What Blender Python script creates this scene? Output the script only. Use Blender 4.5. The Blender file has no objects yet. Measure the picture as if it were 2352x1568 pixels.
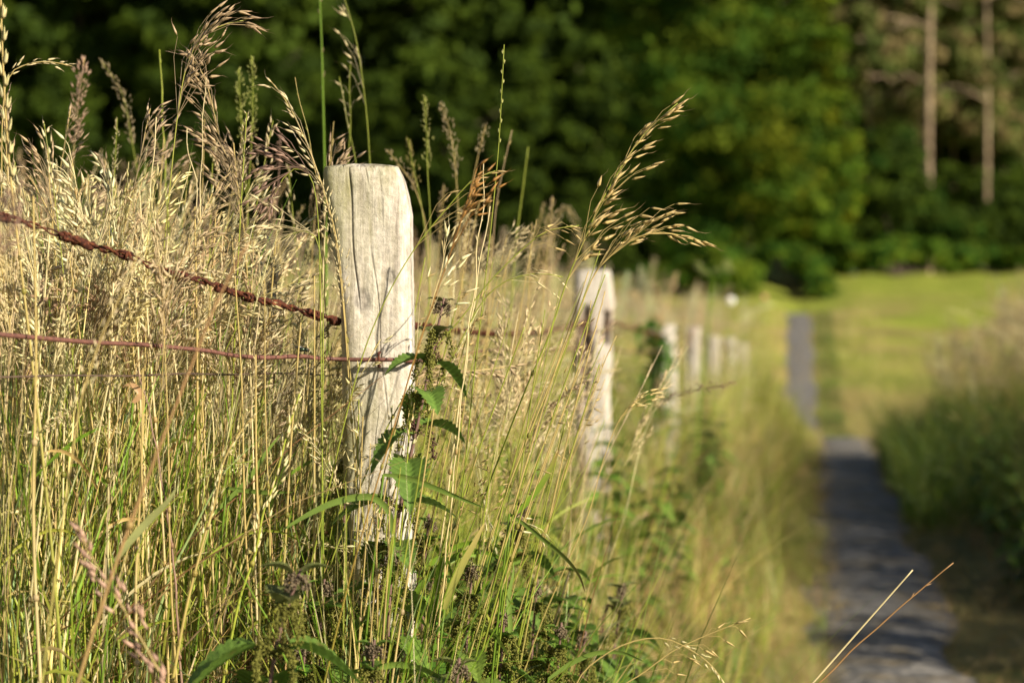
import bpy, math
import numpy as np
from math import radians as R, pi

C = bpy.context.scene.collection
F = 5218.0; CX = 1176.0; HY = 700.0; EYE = 0.86   # focal length in photo units, horizon line, eye height
rng = np.random.default_rng(7)
U = rng.uniform
A = np.array

def P(px, py, d):            # a point seen at (px,py) that stands d metres in front of the camera
    return A([d*(px-CX)/F, d, EYE - d*(py-HY)/F])

# ------------------------------------------------------------------ terrain
def sm(x, a, b):
    t = np.clip((np.asarray(x, float)-a)/(b-a), 0, 1); return t*t*(3-2*t)
_by = [-60, 0, 5, 18, 22, 28, 32, 35, 40, 45, 50, 60, 80, 700]
_bz = [0, 0, 0, -.18, -.50, -1.02, -1.06, -.80, -.05, .58, 1.0, 1.55, 1.7, 2.0]
def base(y):
    y = np.asarray(y, float)
    return (np.interp(y-1, _by, _bz)+2*np.interp(y, _by, _bz)+np.interp(y+1, _by, _bz))/4
_py = [-60, 0, 5, 11.5, 18, 25, 32, 45, 60, 700]
_px = [-8., .16, .85, 1.74, 2.63, 3.35, 4.08, 5.68, 7.5, 85]
def pathx(y):
    y = np.asarray(y, float)
    return (np.interp(y-1.5, _py, _px)+2*np.interp(y, _py, _px)+np.interp(y+1.5, _py, _px))/4
def wob(x, y):
    return (np.sin(x*1.7+y*.9)+np.sin(x*.63-y*1.31+2)+np.sin(x*3.1+y*2.3+1)*.4)
def ground_z(x, y):
    x = np.asarray(x, float); y = np.asarray(y, float)
    u = x - pathx(y)
    fade = 1-sm(y, 20, 34)
    b = base(y) + .30*sm(-u, .22, .75)*(.35+.65*fade) + .20*sm(u, .25, 1.3)*(.3+.7*fade)
    b = b + .10*sm(u, 2, 9)*sm(y, 40, 60)
    return b + .018*wob(x*2, y*2)*sm(np.abs(u), .15, .6)*np.clip(1+np.abs(y)*.02, 1, 3)

# ------------------------------------------------------------------ mesh builder
class MB:
    def __init__(s): s.V = []; s.Q = []; s.T = []; s.K = []; s.n = 0
    def add(s, V, Q=None, T=None, col=(.5, .5, .5)):
        V = np.asarray(V, float).reshape(-1, 3)
        if not len(V): return
        s.V.append(V)
        c = np.empty_like(V); c[:] = col; s.K.append(c)
        if Q is not None and len(Q): s.Q.append(np.asarray(Q, int).reshape(-1, 4)+s.n)
        if T is not None and len(T): s.T.append(np.asarray(T, int).reshape(-1, 3)+s.n)
        s.n += len(V)
    def arrays(s):
        V = np.concatenate(s.V) if s.V else np.zeros((0, 3))
        K = np.concatenate(s.K) if s.K else np.zeros((0, 3))
        Q = np.concatenate(s.Q) if s.Q else np.zeros((0, 4), int)
        T = np.concatenate(s.T) if s.T else np.zeros((0, 3), int)
        return V, Q, T, K
    def build(s, name, mat, parent=None, smooth=True):
        V, Q, T, K = s.arrays()
        me = bpy.data.meshes.new(name)
        me.vertices.add(len(V)); me.vertices.foreach_set('co', V.astype(np.float32).ravel())
        nl = Q.size+T.size
        me.loops.add(nl); me.loops.foreach_set('vertex_index', np.concatenate([Q.ravel(), T.ravel()]).astype(np.int32))
        me.polygons.add(len(Q)+len(T))
        st = np.concatenate([np.arange(len(Q))*4, Q.size+np.arange(len(T))*3]).astype(np.int32)
        me.polygons.foreach_set('loop_start', st)
        me.polygons.foreach_set('use_smooth', np.full(len(Q)+len(T), smooth))
        at = me.color_attributes.new('col', 'FLOAT_COLOR', 'POINT')
        at.data.foreach_set('color', np.hstack([K, np.ones((len(K), 1))]).astype(np.float32).ravel())
        me.update(calc_edges=True)
        me.materials.append(mat)
        o = bpy.data.objects.new(name, me); C.objects.link(o)
        if parent: o.parent = parent
        return o

def tag(o, label, cat, group=None, kind=None):
    o['label'] = label; o['category'] = cat
    if group: o['group'] = group
    if kind: o['kind'] = kind
    return o
def empty(name, loc):
    o = bpy.data.objects.new(name, None); C.objects.link(o); o.location = loc
    o.empty_display_size = .1
    return o
def root_at(children, name, loc):      # parent world-space meshes to an empty, keeping them where they are
    e = empty(name, loc)
    for c in children:
        c.parent = e
        c.data.transform(__import__('mathutils').Matrix.Translation([-v for v in loc]))
    return e

def resample(pts, n):
    pts = np.asarray(pts, float)
    if len(pts) < 3:
        t = np.linspace(0, 1, n)[:, None]; return pts[0]*(1-t)+pts[-1]*t
    d = np.r_[0, np.cumsum(np.linalg.norm(np.diff(pts, axis=0), axis=1))]
    m = np.empty_like(pts)
    m[1:-1] = (pts[2:]-pts[:-2])/(d[2:]-d[:-2])[:, None]
    m[0] = (pts[1]-pts[0])/(d[1]-d[0]); m[-1] = (pts[-1]-pts[-2])/(d[-1]-d[-2])
    s = np.linspace(0, d[-1], n); k = np.clip(np.searchsorted(d, s, side='right')-1, 0, len(pts)-2)
    h = (d[k+1]-d[k])[:, None]; t = ((s-d[k])[:, None])/h
    return ((2*t**3-3*t**2+1)*pts[k]+(t**3-2*t**2+t)*h*m[k]+(-2*t**3+3*t**2)*pts[k+1]+(t**3-t**2)*h*m[k+1])

def frames(c):
    t = np.gradient(c, axis=0); t /= np.linalg.norm(t, axis=1)[:, None]+1e-12
    ref = A([.31, .93, .17]) if abs(t[0] @ A([0, 1, 0])) < .8 else A([1, 0, .2])
    a = np.cross(t, ref); a /= np.linalg.norm(a, axis=1)[:, None]+1e-12
    b = np.cross(t, a)
    return t, a, b

def tube(mb, c, r, k=4, col=(.5, .5, .5), cap=True):
    c = np.asarray(c, float); n = len(c)
    r = np.broadcast_to(np.asarray(r, float), (n,))
    t, a, b = frames(c)
    ang = np.arange(k)*2*pi/k
    ring = (a[:, None]*np.cos(ang)[None, :, None]+b[:, None]*np.sin(ang)[None, :, None])*r[:, None, None]
    V = (c[:, None]+ring).reshape(-1, 3)
    i = np.arange(n-1)[:, None]*k; j = np.arange(k)[None]; j2 = (j+1) % k
    Q = np.stack([i+j, i+j2, i+k+j2, i+k+j], -1).reshape(-1, 4)
    col = np.asarray(col, float)
    K = np.repeat(col, k, axis=0) if col.ndim == 2 else col
    T = None
    if cap:
        V = np.vstack([V, c[-1], c[0]]); top = (n-1)*k; jj = np.arange(k)
        T = np.vstack([np.stack([top+jj, top+(jj+1) % k, np.full(k, n*k)], -1), np.stack([(jj+1) % k, jj, np.full(k, n*k+1)], -1)])
        if K.ndim == 2: K = np.vstack([K, col[-1], col[0]])
    mb.add(V, Q, T, K)

def blade(mb, c, w, col, side=None, fold=.35, twist=0):      # a grass leaf: folded ribbon, width w along the curve c
    c = np.asarray(c, float); n = len(c)
    t, a, b = frames(c)
    if side is not None:
        a = np.cross(t, side); a /= np.linalg.norm(a, axis=1)[:, None]+1e-9; b = np.cross(t, a)
    if twist:
        th = np.linspace(0, twist, n)[:, None]; a, b = a*np.cos(th)+b*np.sin(th), -a*np.sin(th)+b*np.cos(th)
    w = np.broadcast_to(np.asarray(w, float), (n,))[:, None]
    V = np.stack([c+a*w*.5+b*w*fold*.5, c, c-a*w*.5+b*w*fold*.5], 1).reshape(-1, 3)
    i = np.arange(n-1)[:, None]*3; j = np.arange(2)[None]
    Q = np.stack([i+j, i+j+1, i+j+4, i+j+3], -1).reshape(-1, 4)
    col = np.asarray(col, float); K = np.repeat(col, 3, axis=0) if col.ndim == 2 else col
    mb.add(V, Q, None, K)

def unit(v): return v/(np.linalg.norm(v, axis=-1, keepdims=True)+1e-12)

class Spikes:                       # many seeds, flushed as one batch
    def __init__(s): s.p = []; s.d = []; s.l = []; s.w = []; s.c = []; s.c2 = []
    def add(s, p, d, l, w, c, c2=None):
        s.p.append(p); s.d.append(d); s.l.append(l); s.w.append(w); s.c.append(c); s.c2.append(c if c2 is None else c2)
    def flush(s, mb, k=4, awn=0., r=None):
        if not s.p: return
        r = r or rng
        p = A(s.p); d = unit(A(s.d)); l = A(s.l)[:, None]; w = A(s.w)[:, None]; c = A(s.c); c2 = A(s.c2); n = len(p)
        a = unit(np.cross(d, r.normal(size=(n, 3)))); b = np.cross(d, a)
        ts = [0, .28, .62, 1.]; ws = [0, 1., .72, 0]
        rings = [p[:, None]]; cols = [c[:, None]]
        for t, q in zip(ts[1:3], ws[1:3]):
            for j in range(k):
                an = 2*pi*j/k
                rings.append((p+d*l*t+(a*math.cos(an)+b*math.sin(an)*.7)*w*.5*q)[:, None]); cols.append((c*(1-t)+c2*t)[:, None])
        rings.append((p+d*l)[:, None]); cols.append(c2[:, None])
        V = np.concatenate(rings, 1); K = np.concatenate(cols, 1); m = 2*k+2
        j = np.arange(k); j2 = (j+1) % k
        T0 = np.vstack([np.stack([j*0, 1+j2, 1+j], -1), np.stack([j*0+m-1, 1+k+j, 1+k+j2], -1)])
        Q0 = np.stack([1+j, 1+j2, 1+k+j2, 1+k+j], -1)
        off = (np.arange(n)*m)[:, None, None]
        mb.add(V.reshape(-1, 3), (Q0[None]+off).reshape(-1, 4), (T0[None]+off).reshape(-1, 3), K.reshape(-1, 3))
        if awn:
            L = awn*r.uniform(.6, 1.2, (n, 1)); q = p+d*l*.85
            e = q+unit(d+r.normal(size=(n, 3))*.28)*L; mid = (q+e)/2+r.normal(size=(n, 3))*L*.07
            hw = a*.00016
            V = np.stack([q-hw, q+hw, mid-hw, mid+hw, e], 1)
            off = (np.arange(n)*5)[:, None, None]
            mb.add(V.reshape(-1, 3), (A([[0, 1, 3, 2]])[None]+off).reshape(-1, 4), (A([[2, 3, 4]])[None]+off).reshape(-1, 3), np.repeat(c2*.8, 5, axis=0))

# ------------------------------------------------------------------ materials
def newmat(name):
    m = bpy.data.materials.new(name); m.use_nodes = True
    nt = m.node_tree; nt.nodes.clear()
    return m, nt, nt.nodes, nt.links
def nd(N, t, **kw):
    n = N.new(t)
    for k, v in kw.items():
        if hasattr(n, k): setattr(n, k, v)
        else: n.inputs[k].default_value = v
    return n
def ramp(N, stops):
    r = N.new('ShaderNodeValToRGB'); cr = r.color_ramp
    cr.elements[0].position = stops[0][0]; cr.elements[0].color = (*stops[0][1], 1)
    cr.elements[1].position = stops[-1][0]; cr.elements[1].color = (*stops[-1][1], 1)
    for p, c in stops[1:-1]:
        e = cr.elements.new(p); e.color = (*c, 1)
    return r

def plant_mat(name, trans=.3, rough=.5, spec=.3, nscale=60., namp=.25, tint=(1, 1, 1), bump=0.):
    m, nt, N, L = newmat(name)
    at = nd(N, 'ShaderNodeAttribute', attribute_name='col')
    tc = N.new('ShaderNodeTexCoord')
    no = nd(N, 'ShaderNodeTexNoise', Scale=nscale, Detail=3.)
    L.new(tc.outputs['Object'], no.inputs['Vector'])
    mr = nd(N, 'ShaderNodeMapRange'); mr.inputs['To Min'].default_value = 1-namp; mr.inputs['To Max'].default_value = 1+namp
    L.new(no.outputs['Fac'], mr.inputs['Value'])
    mul = nd(N, 'ShaderNodeVectorMath', operation='MULTIPLY'); L.new(at.outputs['Color'], mul.inputs[0]); L.new(mr.outputs['Result'], mul.inputs[1])
    mu2 = nd(N, 'ShaderNodeVectorMath', operation='MULTIPLY'); L.new(mul.outputs[0], mu2.inputs[0]); mu2.inputs[1].default_value = tint
    pb = nd(N, 'ShaderNodeBsdfPrincipled', Roughness=rough); pb.inputs['Specular IOR Level'].default_value = spec
    L.new(mu2.outputs[0], pb.inputs['Base Color'])
    if bump:
        bp = nd(N, 'ShaderNodeBump', Strength=bump, Distance=.002); L.new(no.outputs['Fac'], bp.inputs['Height']); L.new(bp.outputs[0], pb.inputs['Normal'])
    tr = N.new('ShaderNodeBsdfTranslucent'); L.new(mu2.outputs[0], tr.inputs['Color'])
    mx = nd(N, 'ShaderNodeMixShader'); mx.inputs[0].default_value = trans
    L.new(pb.outputs[0], mx.inputs[1]); L.new(tr.outputs[0], mx.inputs[2])
    out = N.new('ShaderNodeOutputMaterial'); L.new(mx.outputs[0], out.inputs[0])
    return m

def noise_mat(name, stops, scale=8., detail=6., rough=.8, spec=.2, stretch=(1, 1, 1), bump=.4, bdist=.01, second=None):
    m, nt, N, L = newmat(name)
    tc = N.new('ShaderNodeTexCoord'); mp = N.new('ShaderNodeMapping'); mp.inputs['Scale'].default_value = stretch
    L.new(tc.outputs['Object'], mp.inputs[0])
    no = nd(N, 'ShaderNodeTexNoise', Scale=scale, Detail=detail); L.new(mp.outputs[0], no.inputs['Vector'])
    r = ramp(N, stops); L.new(no.outputs['Fac'], r.inputs[0]); colr = r.outputs[0]
    if second:
        sc, lo, hi, colour = second
        n2 = nd(N, 'ShaderNodeTexNoise', Scale=sc, Detail=4.); L.new(tc.outputs['Object'], n2.inputs['Vector'])
        m2 = nd(N, 'ShaderNodeMapRange'); m2.inputs['From Min'].default_value = lo; m2.inputs['From Max'].default_value = hi
        L.new(n2.outputs['Fac'], m2.inputs['Value'])
        mx = nd(N, 'ShaderNodeMix', data_type='RGBA'); L.new(m2.outputs[0], mx.inputs[0]); L.new(colr, mx.inputs[6]); mx.inputs[7].default_value = (*colour, 1)
        colr = mx.outputs[2]
    pb = nd(N, 'ShaderNodeBsdfPrincipled', Roughness=rough); pb.inputs['Specular IOR Level'].default_value = spec
    L.new(colr, pb.inputs['Base Color'])
    bp = nd(N, 'ShaderNodeBump', Strength=bump, Distance=bdist); L.new(no.outputs['Fac'], bp.inputs['Height']); L.new(bp.outputs[0], pb.inputs['Normal'])
    out = N.new('ShaderNodeOutputMaterial'); L.new(pb.outputs[0], out.inputs[0])
    return m

M = {}
M['grass'] = plant_mat('grass_blades', trans=.30, rough=.42, spec=.35, nscale=35., namp=.3)
M['seed'] = plant_mat('grass_seed', trans=.22, rough=.40, spec=.45, nscale=90., namp=.28)
M['nettle'] = plant_mat('nettle_leaf', trans=.28, rough=.5, spec=.3, nscale=120., namp=.3, bump=.5)
M['tassel'] = plant_mat('nettle_tassel', trans=.5, rough=.6, spec=.1, nscale=200., namp=.3)
M['foliage'] = plant_mat('tree_foliage', trans=.28, rough=.7, spec=.06, nscale=.8, namp=.35)
M['stemn'] = plant_mat('nettle_stem', trans=.05, rough=.55, spec=.2, nscale=80., namp=.25)
M['bark'] = noise_mat('bark', [(.3, (.05, .04, .03)), (.7, (.16, .12, .09))], 9., stretch=(3, 3, .6), bump=.8, bdist=.05)
M['palebark'] = noise_mat('pine_bark', [(.36, (.10, .075, .05)), (.5, (.30, .22, .145)), (.66, (.50, .39, .26))], 5., stretch=(3, 3, .7), bump=.6, bdist=.04)
M['rust'] = noise_mat('rusty_iron', [(.3, (.028, .012, .010)), (.5, (.085, .026, .016)), (.7, (.21, .07, .03))], 260., rough=.85, bump=1., bdist=.002)
M['wire'] = noise_mat('rust_brown_wire', [(.3, (.10, .045, .038)), (.7, (.22, .095, .07))], 300., rough=.55, spec=.4, bump=.4, bdist=.0006)
M['darkwire'] = noise_mat('dark_wire', [(.3, (.05, .04, .035)), (.7, (.16, .10, .07))], 300., rough=.6, bump=.3, bdist=.0005)
M['pathm'] = noise_mat('trodden_grit', [(.3, (.075, .075, .078)), (.5, (.17, .165, .162)), (.68, (.31, .29, .265))], 16., 12., rough=.9, bump=.9, bdist=.03,
                       second=(7., .50, .66, (.19, .155, .10)))
# ground: tan thatch, greener patches, greener still on the far meadow
def ground_mat():
    m, nt, N, L = newmat('meadow_ground')
    tc = N.new('ShaderNodeTexCoord')
    n1 = nd(N, 'ShaderNodeTexNoise', Scale=9., Detail=8.); L.new(tc.outputs['Object'], n1.inputs['Vector'])
    r1 = ramp(N, [(.3, (.04, .055, .014)), (.5, (.10, .10, .035)), (.7, (.21, .17, .07))]); L.new(n1.outputs['Fac'], r1.inputs[0])
    n2 = nd(N, 'ShaderNodeTexNoise', Scale=1.2, Detail=6.); L.new(tc.outputs['Object'], n2.inputs['Vector'])
    r2 = ramp(N, [(.35, (.22, .27, .035)), (.6, (.29, .32, .05)), (.8, (.35, .35, .08))]); L.new(n2.outputs['Fac'], r2.inputs[0])
    sx = N.new('ShaderNodeSeparateXYZ'); L.new(tc.outputs['Object'], sx.inputs[0])
    mr = nd(N, 'ShaderNodeMapRange'); mr.inputs['From Min'].default_value = 30.; mr.inputs['From Max'].default_value = 40.
    L.new(sx.outputs['Y'], mr.inputs['Value'])
    mx = nd(N, 'ShaderNodeMix', data_type='RGBA'); L.new(mr.outputs[0], mx.inputs[0]); L.new(r1.outputs[0], mx.inputs[6]); L.new(r2.outputs[0], mx.inputs[7])
    # tan strip of uncut grass on the slope below the meadow
    mt = nd(N, 'ShaderNodeMapRange'); mt.inputs['From Min'].default_value = 51.; mt.inputs['From Max'].default_value = 46.
    L.new(sx.outputs['Y'], mt.inputs['Value'])
    n3 = nd(N, 'ShaderNodeTexNoise', Scale=.45, Detail=4.); L.new(tc.outputs['Object'], n3.inputs['Vector'])
    m3 = nd(N, 'ShaderNodeMapRange'); m3.inputs['From Min'].default_value = .42; m3.inputs['From Max'].default_value = .60; L.new(n3.outputs['Fac'], m3.inputs['Value'])
    mm = nd(N, 'ShaderNodeMath', operation='MULTIPLY'); L.new(mt.outputs[0], mm.inputs[0]); L.new(m3.outputs[0], mm.inputs[1])
    mx2 = nd(N, 'ShaderNodeMix', data_type='RGBA'); L.new(mm.outputs[0], mx2.inputs[0]); L.new(mx.outputs[2], mx2.inputs[6]); mx2.inputs[7].default_value = (.30, .24, .085, 1)
    pb = nd(N, 'ShaderNodeBsdfPrincipled', Roughness=.9); pb.inputs['Specular IOR Level'].default_value = .1
    L.new(mx2.outputs[2], pb.inputs['Base Color'])
    bp = nd(N, 'ShaderNodeBump', Strength=.8, Distance=.05); L.new(n1.outputs['Fac'], bp.inputs['Height']); L.new(bp.outputs[0], pb.inputs['Normal'])
    out = N.new('ShaderNodeOutputMaterial'); L.new(pb.outputs[0], out.inputs[0])
    return m
M['ground'] = ground_mat()

def post_mat(name, lichen=(.42, .62), seedv=0., rusty=0., light=1.):
    m, nt, N, L = newmat(name)
    tc = N.new('ShaderNodeTexCoord'); mp = N.new('ShaderNodeMapping'); mp.inputs['Scale'].default_value = (1, 1, .07); mp.inputs['Location'].default_value = (seedv, 0, seedv)
    L.new(tc.outputs['Object'], mp.inputs[0])
    n1 = nd(N, 'ShaderNodeTexNoise', Scale=95., Detail=8., Roughness=.65); L.new(mp.outputs[0], n1.inputs['Vector'])
    a = light
    r1 = ramp(N, [(.28, (.20*a, .17*a, .14*a)), (.40, (.46*a, .41*a, .35*a)), (.55, (.64*a, .59*a, .52*a)), (.8, (.78*a, .73*a, .66*a))]); L.new(n1.outputs['Fac'], r1.inputs[0])
    # mottled grey weathering
    n2 = nd(N, 'ShaderNodeTexNoise', Scale=120., Detail=7., Roughness=.7); L.new(tc.outputs['Object'], n2.inputs['Vector'])
    m2 = nd(N, 'ShaderNodeMapRange'); m2.inputs['From Min'].default_value = .3; m2.inputs['From Max'].default_value = .7; m2.inputs['To Min'].default_value = .60; m2.inputs['To Max'].default_value = 1.14
    L.new(n2.outputs['Fac'], m2.inputs['Value'])
    mu = nd(N, 'ShaderNodeVectorMath', operation='MULTIPLY'); L.new(r1.outputs[0], mu.inputs[0]); L.new(m2.outputs[0], mu.inputs[1])
    # algae / lichen in patches
    mp3 = N.new('ShaderNodeMapping'); mp3.inputs['Scale'].default_value = (1, 1, .28); L.new(tc.outputs['Object'], mp3.inputs[0])
    n3 = nd(N, 'ShaderNodeTexNoise', Scale=16., Detail=6., Roughness=.7); L.new(mp3.outputs[0], n3.inputs['Vector'])
    sx = N.new('ShaderNodeSeparateXYZ'); L.new(tc.outputs['Object'], sx.inputs[0])
    mm = nd(N, 'ShaderNodeMath', operation='MULTIPLY'); mm.inputs[1].default_value = -2.4; L.new(sx.outputs['X'], mm.inputs[0])
    ad = nd(N, 'ShaderNodeMath', operation='ADD'); L.new(n3.outputs['Fac'], ad.inputs[0]); L.new(mm.outputs[0], ad.inputs[1])
    m3 = nd(N, 'ShaderNodeMapRange'); m3.inputs['From Min'].default_value = lichen[0]; m3.inputs['From Max'].default_value = lichen[1]; m3.inputs['To Max'].default_value = .8
    L.new(ad.outputs[0], m3.inputs['Value'])
    mx = nd(N, 'ShaderNodeMix', data_type='RGBA'); L.new(m3.outputs[0], mx.inputs[0]); L.new(mu.outputs[0], mx.inputs[6]); mx.inputs[7].default_value = (.27, .26, .09, 1)
    colr = mx.outputs[2]
    # cracks come as a mesh attribute
    at = nd(N, 'ShaderNodeAttribute', attribute_name='col')
    mu2 = nd(N, 'ShaderNodeVectorMath', operation='MULTIPLY'); L.new(colr, mu2.inputs[0]); L.new(at.outputs['Color'], mu2.inputs[1]); colr = mu2.outputs[0]
    pb = nd(N, 'ShaderNodeBsdfPrincipled', Roughness=.85); pb.inputs['Specular IOR Level'].default_value = .2
    L.new(colr, pb.inputs['Base Color'])
    ad2 = nd(N, 'ShaderNodeMath', operation='ADD'); L.new(n1.outputs['Fac'], ad2.inputs[0]); L.new(n2.outputs['Fac'], ad2.inputs[1])
    bp = nd(N, 'ShaderNodeBump', Strength=.65, Distance=.003); L.new(ad2.outputs[0], bp.inputs['Height']); L.new(bp.outputs[0], pb.inputs['Normal'])
    out = N.new('ShaderNodeOutputMaterial'); L.new(pb.outputs[0], out.inputs[0])
    return m

# colours (albedo)
STRAW = A([.63, .49, .19]); CREAM = A([.85, .73, .42]); GREEN = A([.16, .27, .025]); YGREEN = A([.36, .41, .06]); BLUEG = A([.24, .34, .13])
PURP = A([.27, .16, .12]); ORANGE = A([.42, .22, .06]); PINK = A([.42, .27, .20]); TAN = A([.45, .34, .19]); DRYBR = A([.30, .17, .07])

# ------------------------------------------------------------------ the ground and the path
xs = np.unique(np.concatenate([np.linspace(-300, -20, 15), np.linspace(-20, -3, 35), np.arange(-3, 12, .11), np.linspace(12, 30, 37), np.linspace(30, 300, 15)]))
ys = np.unique(np.concatenate([np.linspace(-60, -2, 15), np.arange(-2, 20, .22), np.arange(20, 62, .4), np.linspace(62, 100, 20), np.linspace(100, 700, 13)]))
GX, GY = np.meshgrid(xs, ys); GZ = ground_z(GX, GY)
hw = .215
GZ = GZ - .03*(1-sm(np.abs(GX-pathx(GY)), .10, .22))*(GY < 52)*(GY > -6)
nx = len(xs); ii = (np.arange(len(ys)-1)[:, None]*nx+np.arange(nx-1)[None]).ravel()
g = MB(); g.add(np.stack([GX, GY, GZ], -1).reshape(-1, 3), np.stack([ii, ii+1, ii+nx+1, ii+nx], -1))
tag(g.build('ground', M['ground']), 'uneven meadow ground falling to a dip and rising to the wood', 'ground', kind='structure')
py_ = np.arange(-5, 46.2, .18); pc = pathx(py_)
wl = hw*(1+.22*np.sin(py_*2.1)+.15*np.sin(py_*5.3+1)+rng.normal(size=len(py_))*.06)+.0*py_; wr = hw*(1+.2*np.sin(py_*1.7+2)+.15*np.sin(py_*4.1)+rng.normal(size=len(py_))*.06)
wl = wl*(1+.35*sm(py_, 28, 34)); wr = wr*(1+.45*sm(py_, 28, 34))
pm = MB(); cols_ = []
for f in np.linspace(-1, 1, 7):
    x = pc+np.where(f < 0, wl, wr)*f; z = ground_z(x, py_)+.008-.02*abs(f)**3+.004*np.sin(py_*9+f*5); cols_.append(np.stack([x, py_, z], -1))
PV = np.stack(cols_, 1); n_ = len(py_); ii = (np.arange(n_-1)[:, None]*7+np.arange(6)[None]).ravel()
pm.add(PV.reshape(-1, 3), np.stack([ii, ii+1, ii+8, ii+7], -1))
tag(pm.build('path', M['pathm']), 'narrow trodden footpath of grey grit', 'path', kind='structure')

# ------------------------------------------------------------------ grass heads
def jit(c, a=.12, r=rng): return np.clip(np.asarray(c)*(1+r.normal()*a), .01, .9)
def head(mb, c, t0, kind, s=1., col=CREAM, tip=PURP, dens=1., r=rng, awn=.011):
    """c: dense curve of the stalk; the head sits from fraction t0 to the tip"""
    n = len(c); i0 = int(t0*(n-1)); hc = resample(c[i0:], 60) if n-i0 > 2 else resample(c[-3:], 60)
    t, a, b = frames(hc)
    L = np.linalg.norm(np.diff(hc, axis=0), axis=1).sum()
    sp = Spikes(); grav = A([0, 0, -1.]); tube(mb, hc[::6], .00045*s, 3, col*.8)
    def at(f):
        x = f*59; i = min(int(x), 58); q = x-i
        return hc[i]*(1-q)+hc[i+1]*q, t[i], a[i], b[i]
    if kind == 'oat':
        nn = max(5, int(L/.019)); sag = unit(A([hc[-1][0]-hc[0][0], (hc[-1][1]-hc[0][1])*.3, 0])+1e-4)
        for k in range(nn):
            f = k/nn; p, tt, aa, bb = at(f)
            for q in range(max(1, int((4.4-2.6*f)*dens+r.uniform(-.6, .6)))):
                an = r.uniform(0, 2*pi); out = aa*math.cos(an)+bb*math.sin(an)
                bl = s*(.034*(1-f)**.8+.010)*r.uniform(.5, 1.15)
                d0 = unit(tt*1.0+out*r.uniform(.08, .42)+sag*.16)
                e = p+d0*bl; e2 = e+unit(d0+grav*.25+sag*.2)*bl*.35
                br = np.stack([p, p+d0*bl*.6, e, e2]); tube(mb, br, [.00035*s, .0003*s, .00025*s, .0002*s], 3, col*.85, cap=False)
                ns = r.integers(1, 4) if f < .8 else r.integers(1, 3)
                for j in range(ns):
                    g = .45+.55*(j+1)/ns; q0 = p+(e2-p)*g; dd = unit(unit(e2-e)+r.normal(size=3)*.22+grav*.12)
                    sp.add(q0, dd, s*r.uniform(.0105, .0150), s*r.uniform(.0024, .0036), jit(col, .15, r), jit(tip, .2, r)*.6+col*.4)
        sp.flush(mb, 4, awn*s, r)
    elif kind == 'dense':                       # fat ears of plump pale seeds
        nn = int(L/.0042*dens)
        for k in range(nn):
            f = k/nn; p, tt, aa, bb = at(f); an = r.uniform(0, 2*pi); out = aa*math.cos(an)+bb*math.sin(an)
            w = (.0075*math.sin(pi*min(1, .12+f*.9))**.6)*s
            sp.add(p+out*w*r.uniform(.1, 1.), unit(tt+out*r.uniform(.1, .5)+r.normal(size=3)*.1), s*r.uniform(.007, .011), s*r.uniform(.0024, .0036), jit(col, .15, r), jit(tip, .2, r)*.45+col*.55)
        sp.flush(mb, 4, awn*s*.7, r)
    elif kind == 'plume':                       # soft foxtail / fog grass
        nn = int(L/.0012*dens)
        lob = r.uniform(0, 6)
        for k in range(nn):
            f = k/nn; p, tt, aa, bb = at(f); an = r.uniform(0, 2*pi); out = aa*math.cos(an)+bb*math.sin(an)
            w = (.0062*math.sin(pi*min(1, .10+f*.9))**.55)*s*(1+.35*math.sin(f*26+lob))
            sp.add(p+out*w*r.uniform(.2, 1.), unit(tt*.9+out*r.uniform(.2, .9)), s*r.uniform(.0035, .006), s*r.uniform(.0011, .0018), jit(col, .18, r), jit(tip, .2, r)*.5+col*.5)
        sp.flush(mb, 3, 0, r)
    elif kind == 'rye':                         # two rows of pressed spikelets
        nn = int(L/.0095)
        for k in range(nn):
            f = k/nn; p, tt, aa, bb = at(f); o = aa*(1 if k % 2 else -1)
            for j in range(3):
                sp.add(p+o*.0012*s, unit(tt+o*(.12+.14*j)+bb*r.normal()*.12), s*(.013-.0015*j), s*.0032, jit(col, .12, r), jit(tip, .2, r)*.4+col*.6)
        sp.flush(mb, 4, 0, r)
    elif kind == 'bare':                        # spent, a few husks left
        nn = int(L/.016)
        for k in range(nn):
            f = k/nn; p, tt, aa, bb = at(f); o = aa*(1 if k % 2 else -1)
            if r.uniform() < .6*dens: sp.add(p, unit(tt+o*.35), s*r.uniform(.003, .007), s*.0012, jit(col, .12, r), jit(col, .12, r))
        sp.flush(mb, 4, 0, r)
    elif kind == 'sparse':                      # few hanging oat spikelets
        nn = max(4, int(L/.022))
        for k in range(nn):
            f = k/nn; p, tt, aa, bb = at(f)
            for q in range(r.integers(1, 3)):
                an = r.uniform(0, 2*pi); out = aa*math.cos(an)+bb*math.sin(an); bl = s*r.uniform(.012, .03)*(1.1-f)
                e = p+unit(tt+out*.5)*bl; e2 = e+unit(tt*.6+grav*.6+out*.2)*bl*.4
                tube(mb, np.stack([p, e, e2]), .00022*s, 3, col*.8, cap=False)
                sp.add(e2, unit(tt*.5+grav*.35+out*.25+r.normal(size=3)*.1), s*r.uniform(.011, .015), s*r.uniform(.0021, .003), jit(col, .12, r), jit(tip, .15, r)*.5+col*.5)
        sp.flush(mb, 4, awn*s, r)

def wiggle(c, amp, r=rng, freq=9):
    n = len(c); t = np.linspace(0, 1, n); t_, a, b = frames(c)
    env = np.clip((t-.3)*2, 0, 1)
    w1 = np.sin(t*freq*2*pi+r.uniform(0, 6))*amp*env; w2 = np.cos(t*freq*1.6*pi+r.uniform(0, 6))*amp*env
    return c+a*w1[:, None]+b*w2[:, None]

def stem_cols(n, low, high, f=.5):
    t = np.linspace(0, 1, n)[:, None]; k = sm(t, f-.35, f+.25); return low*(1-k)+high*k

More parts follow.
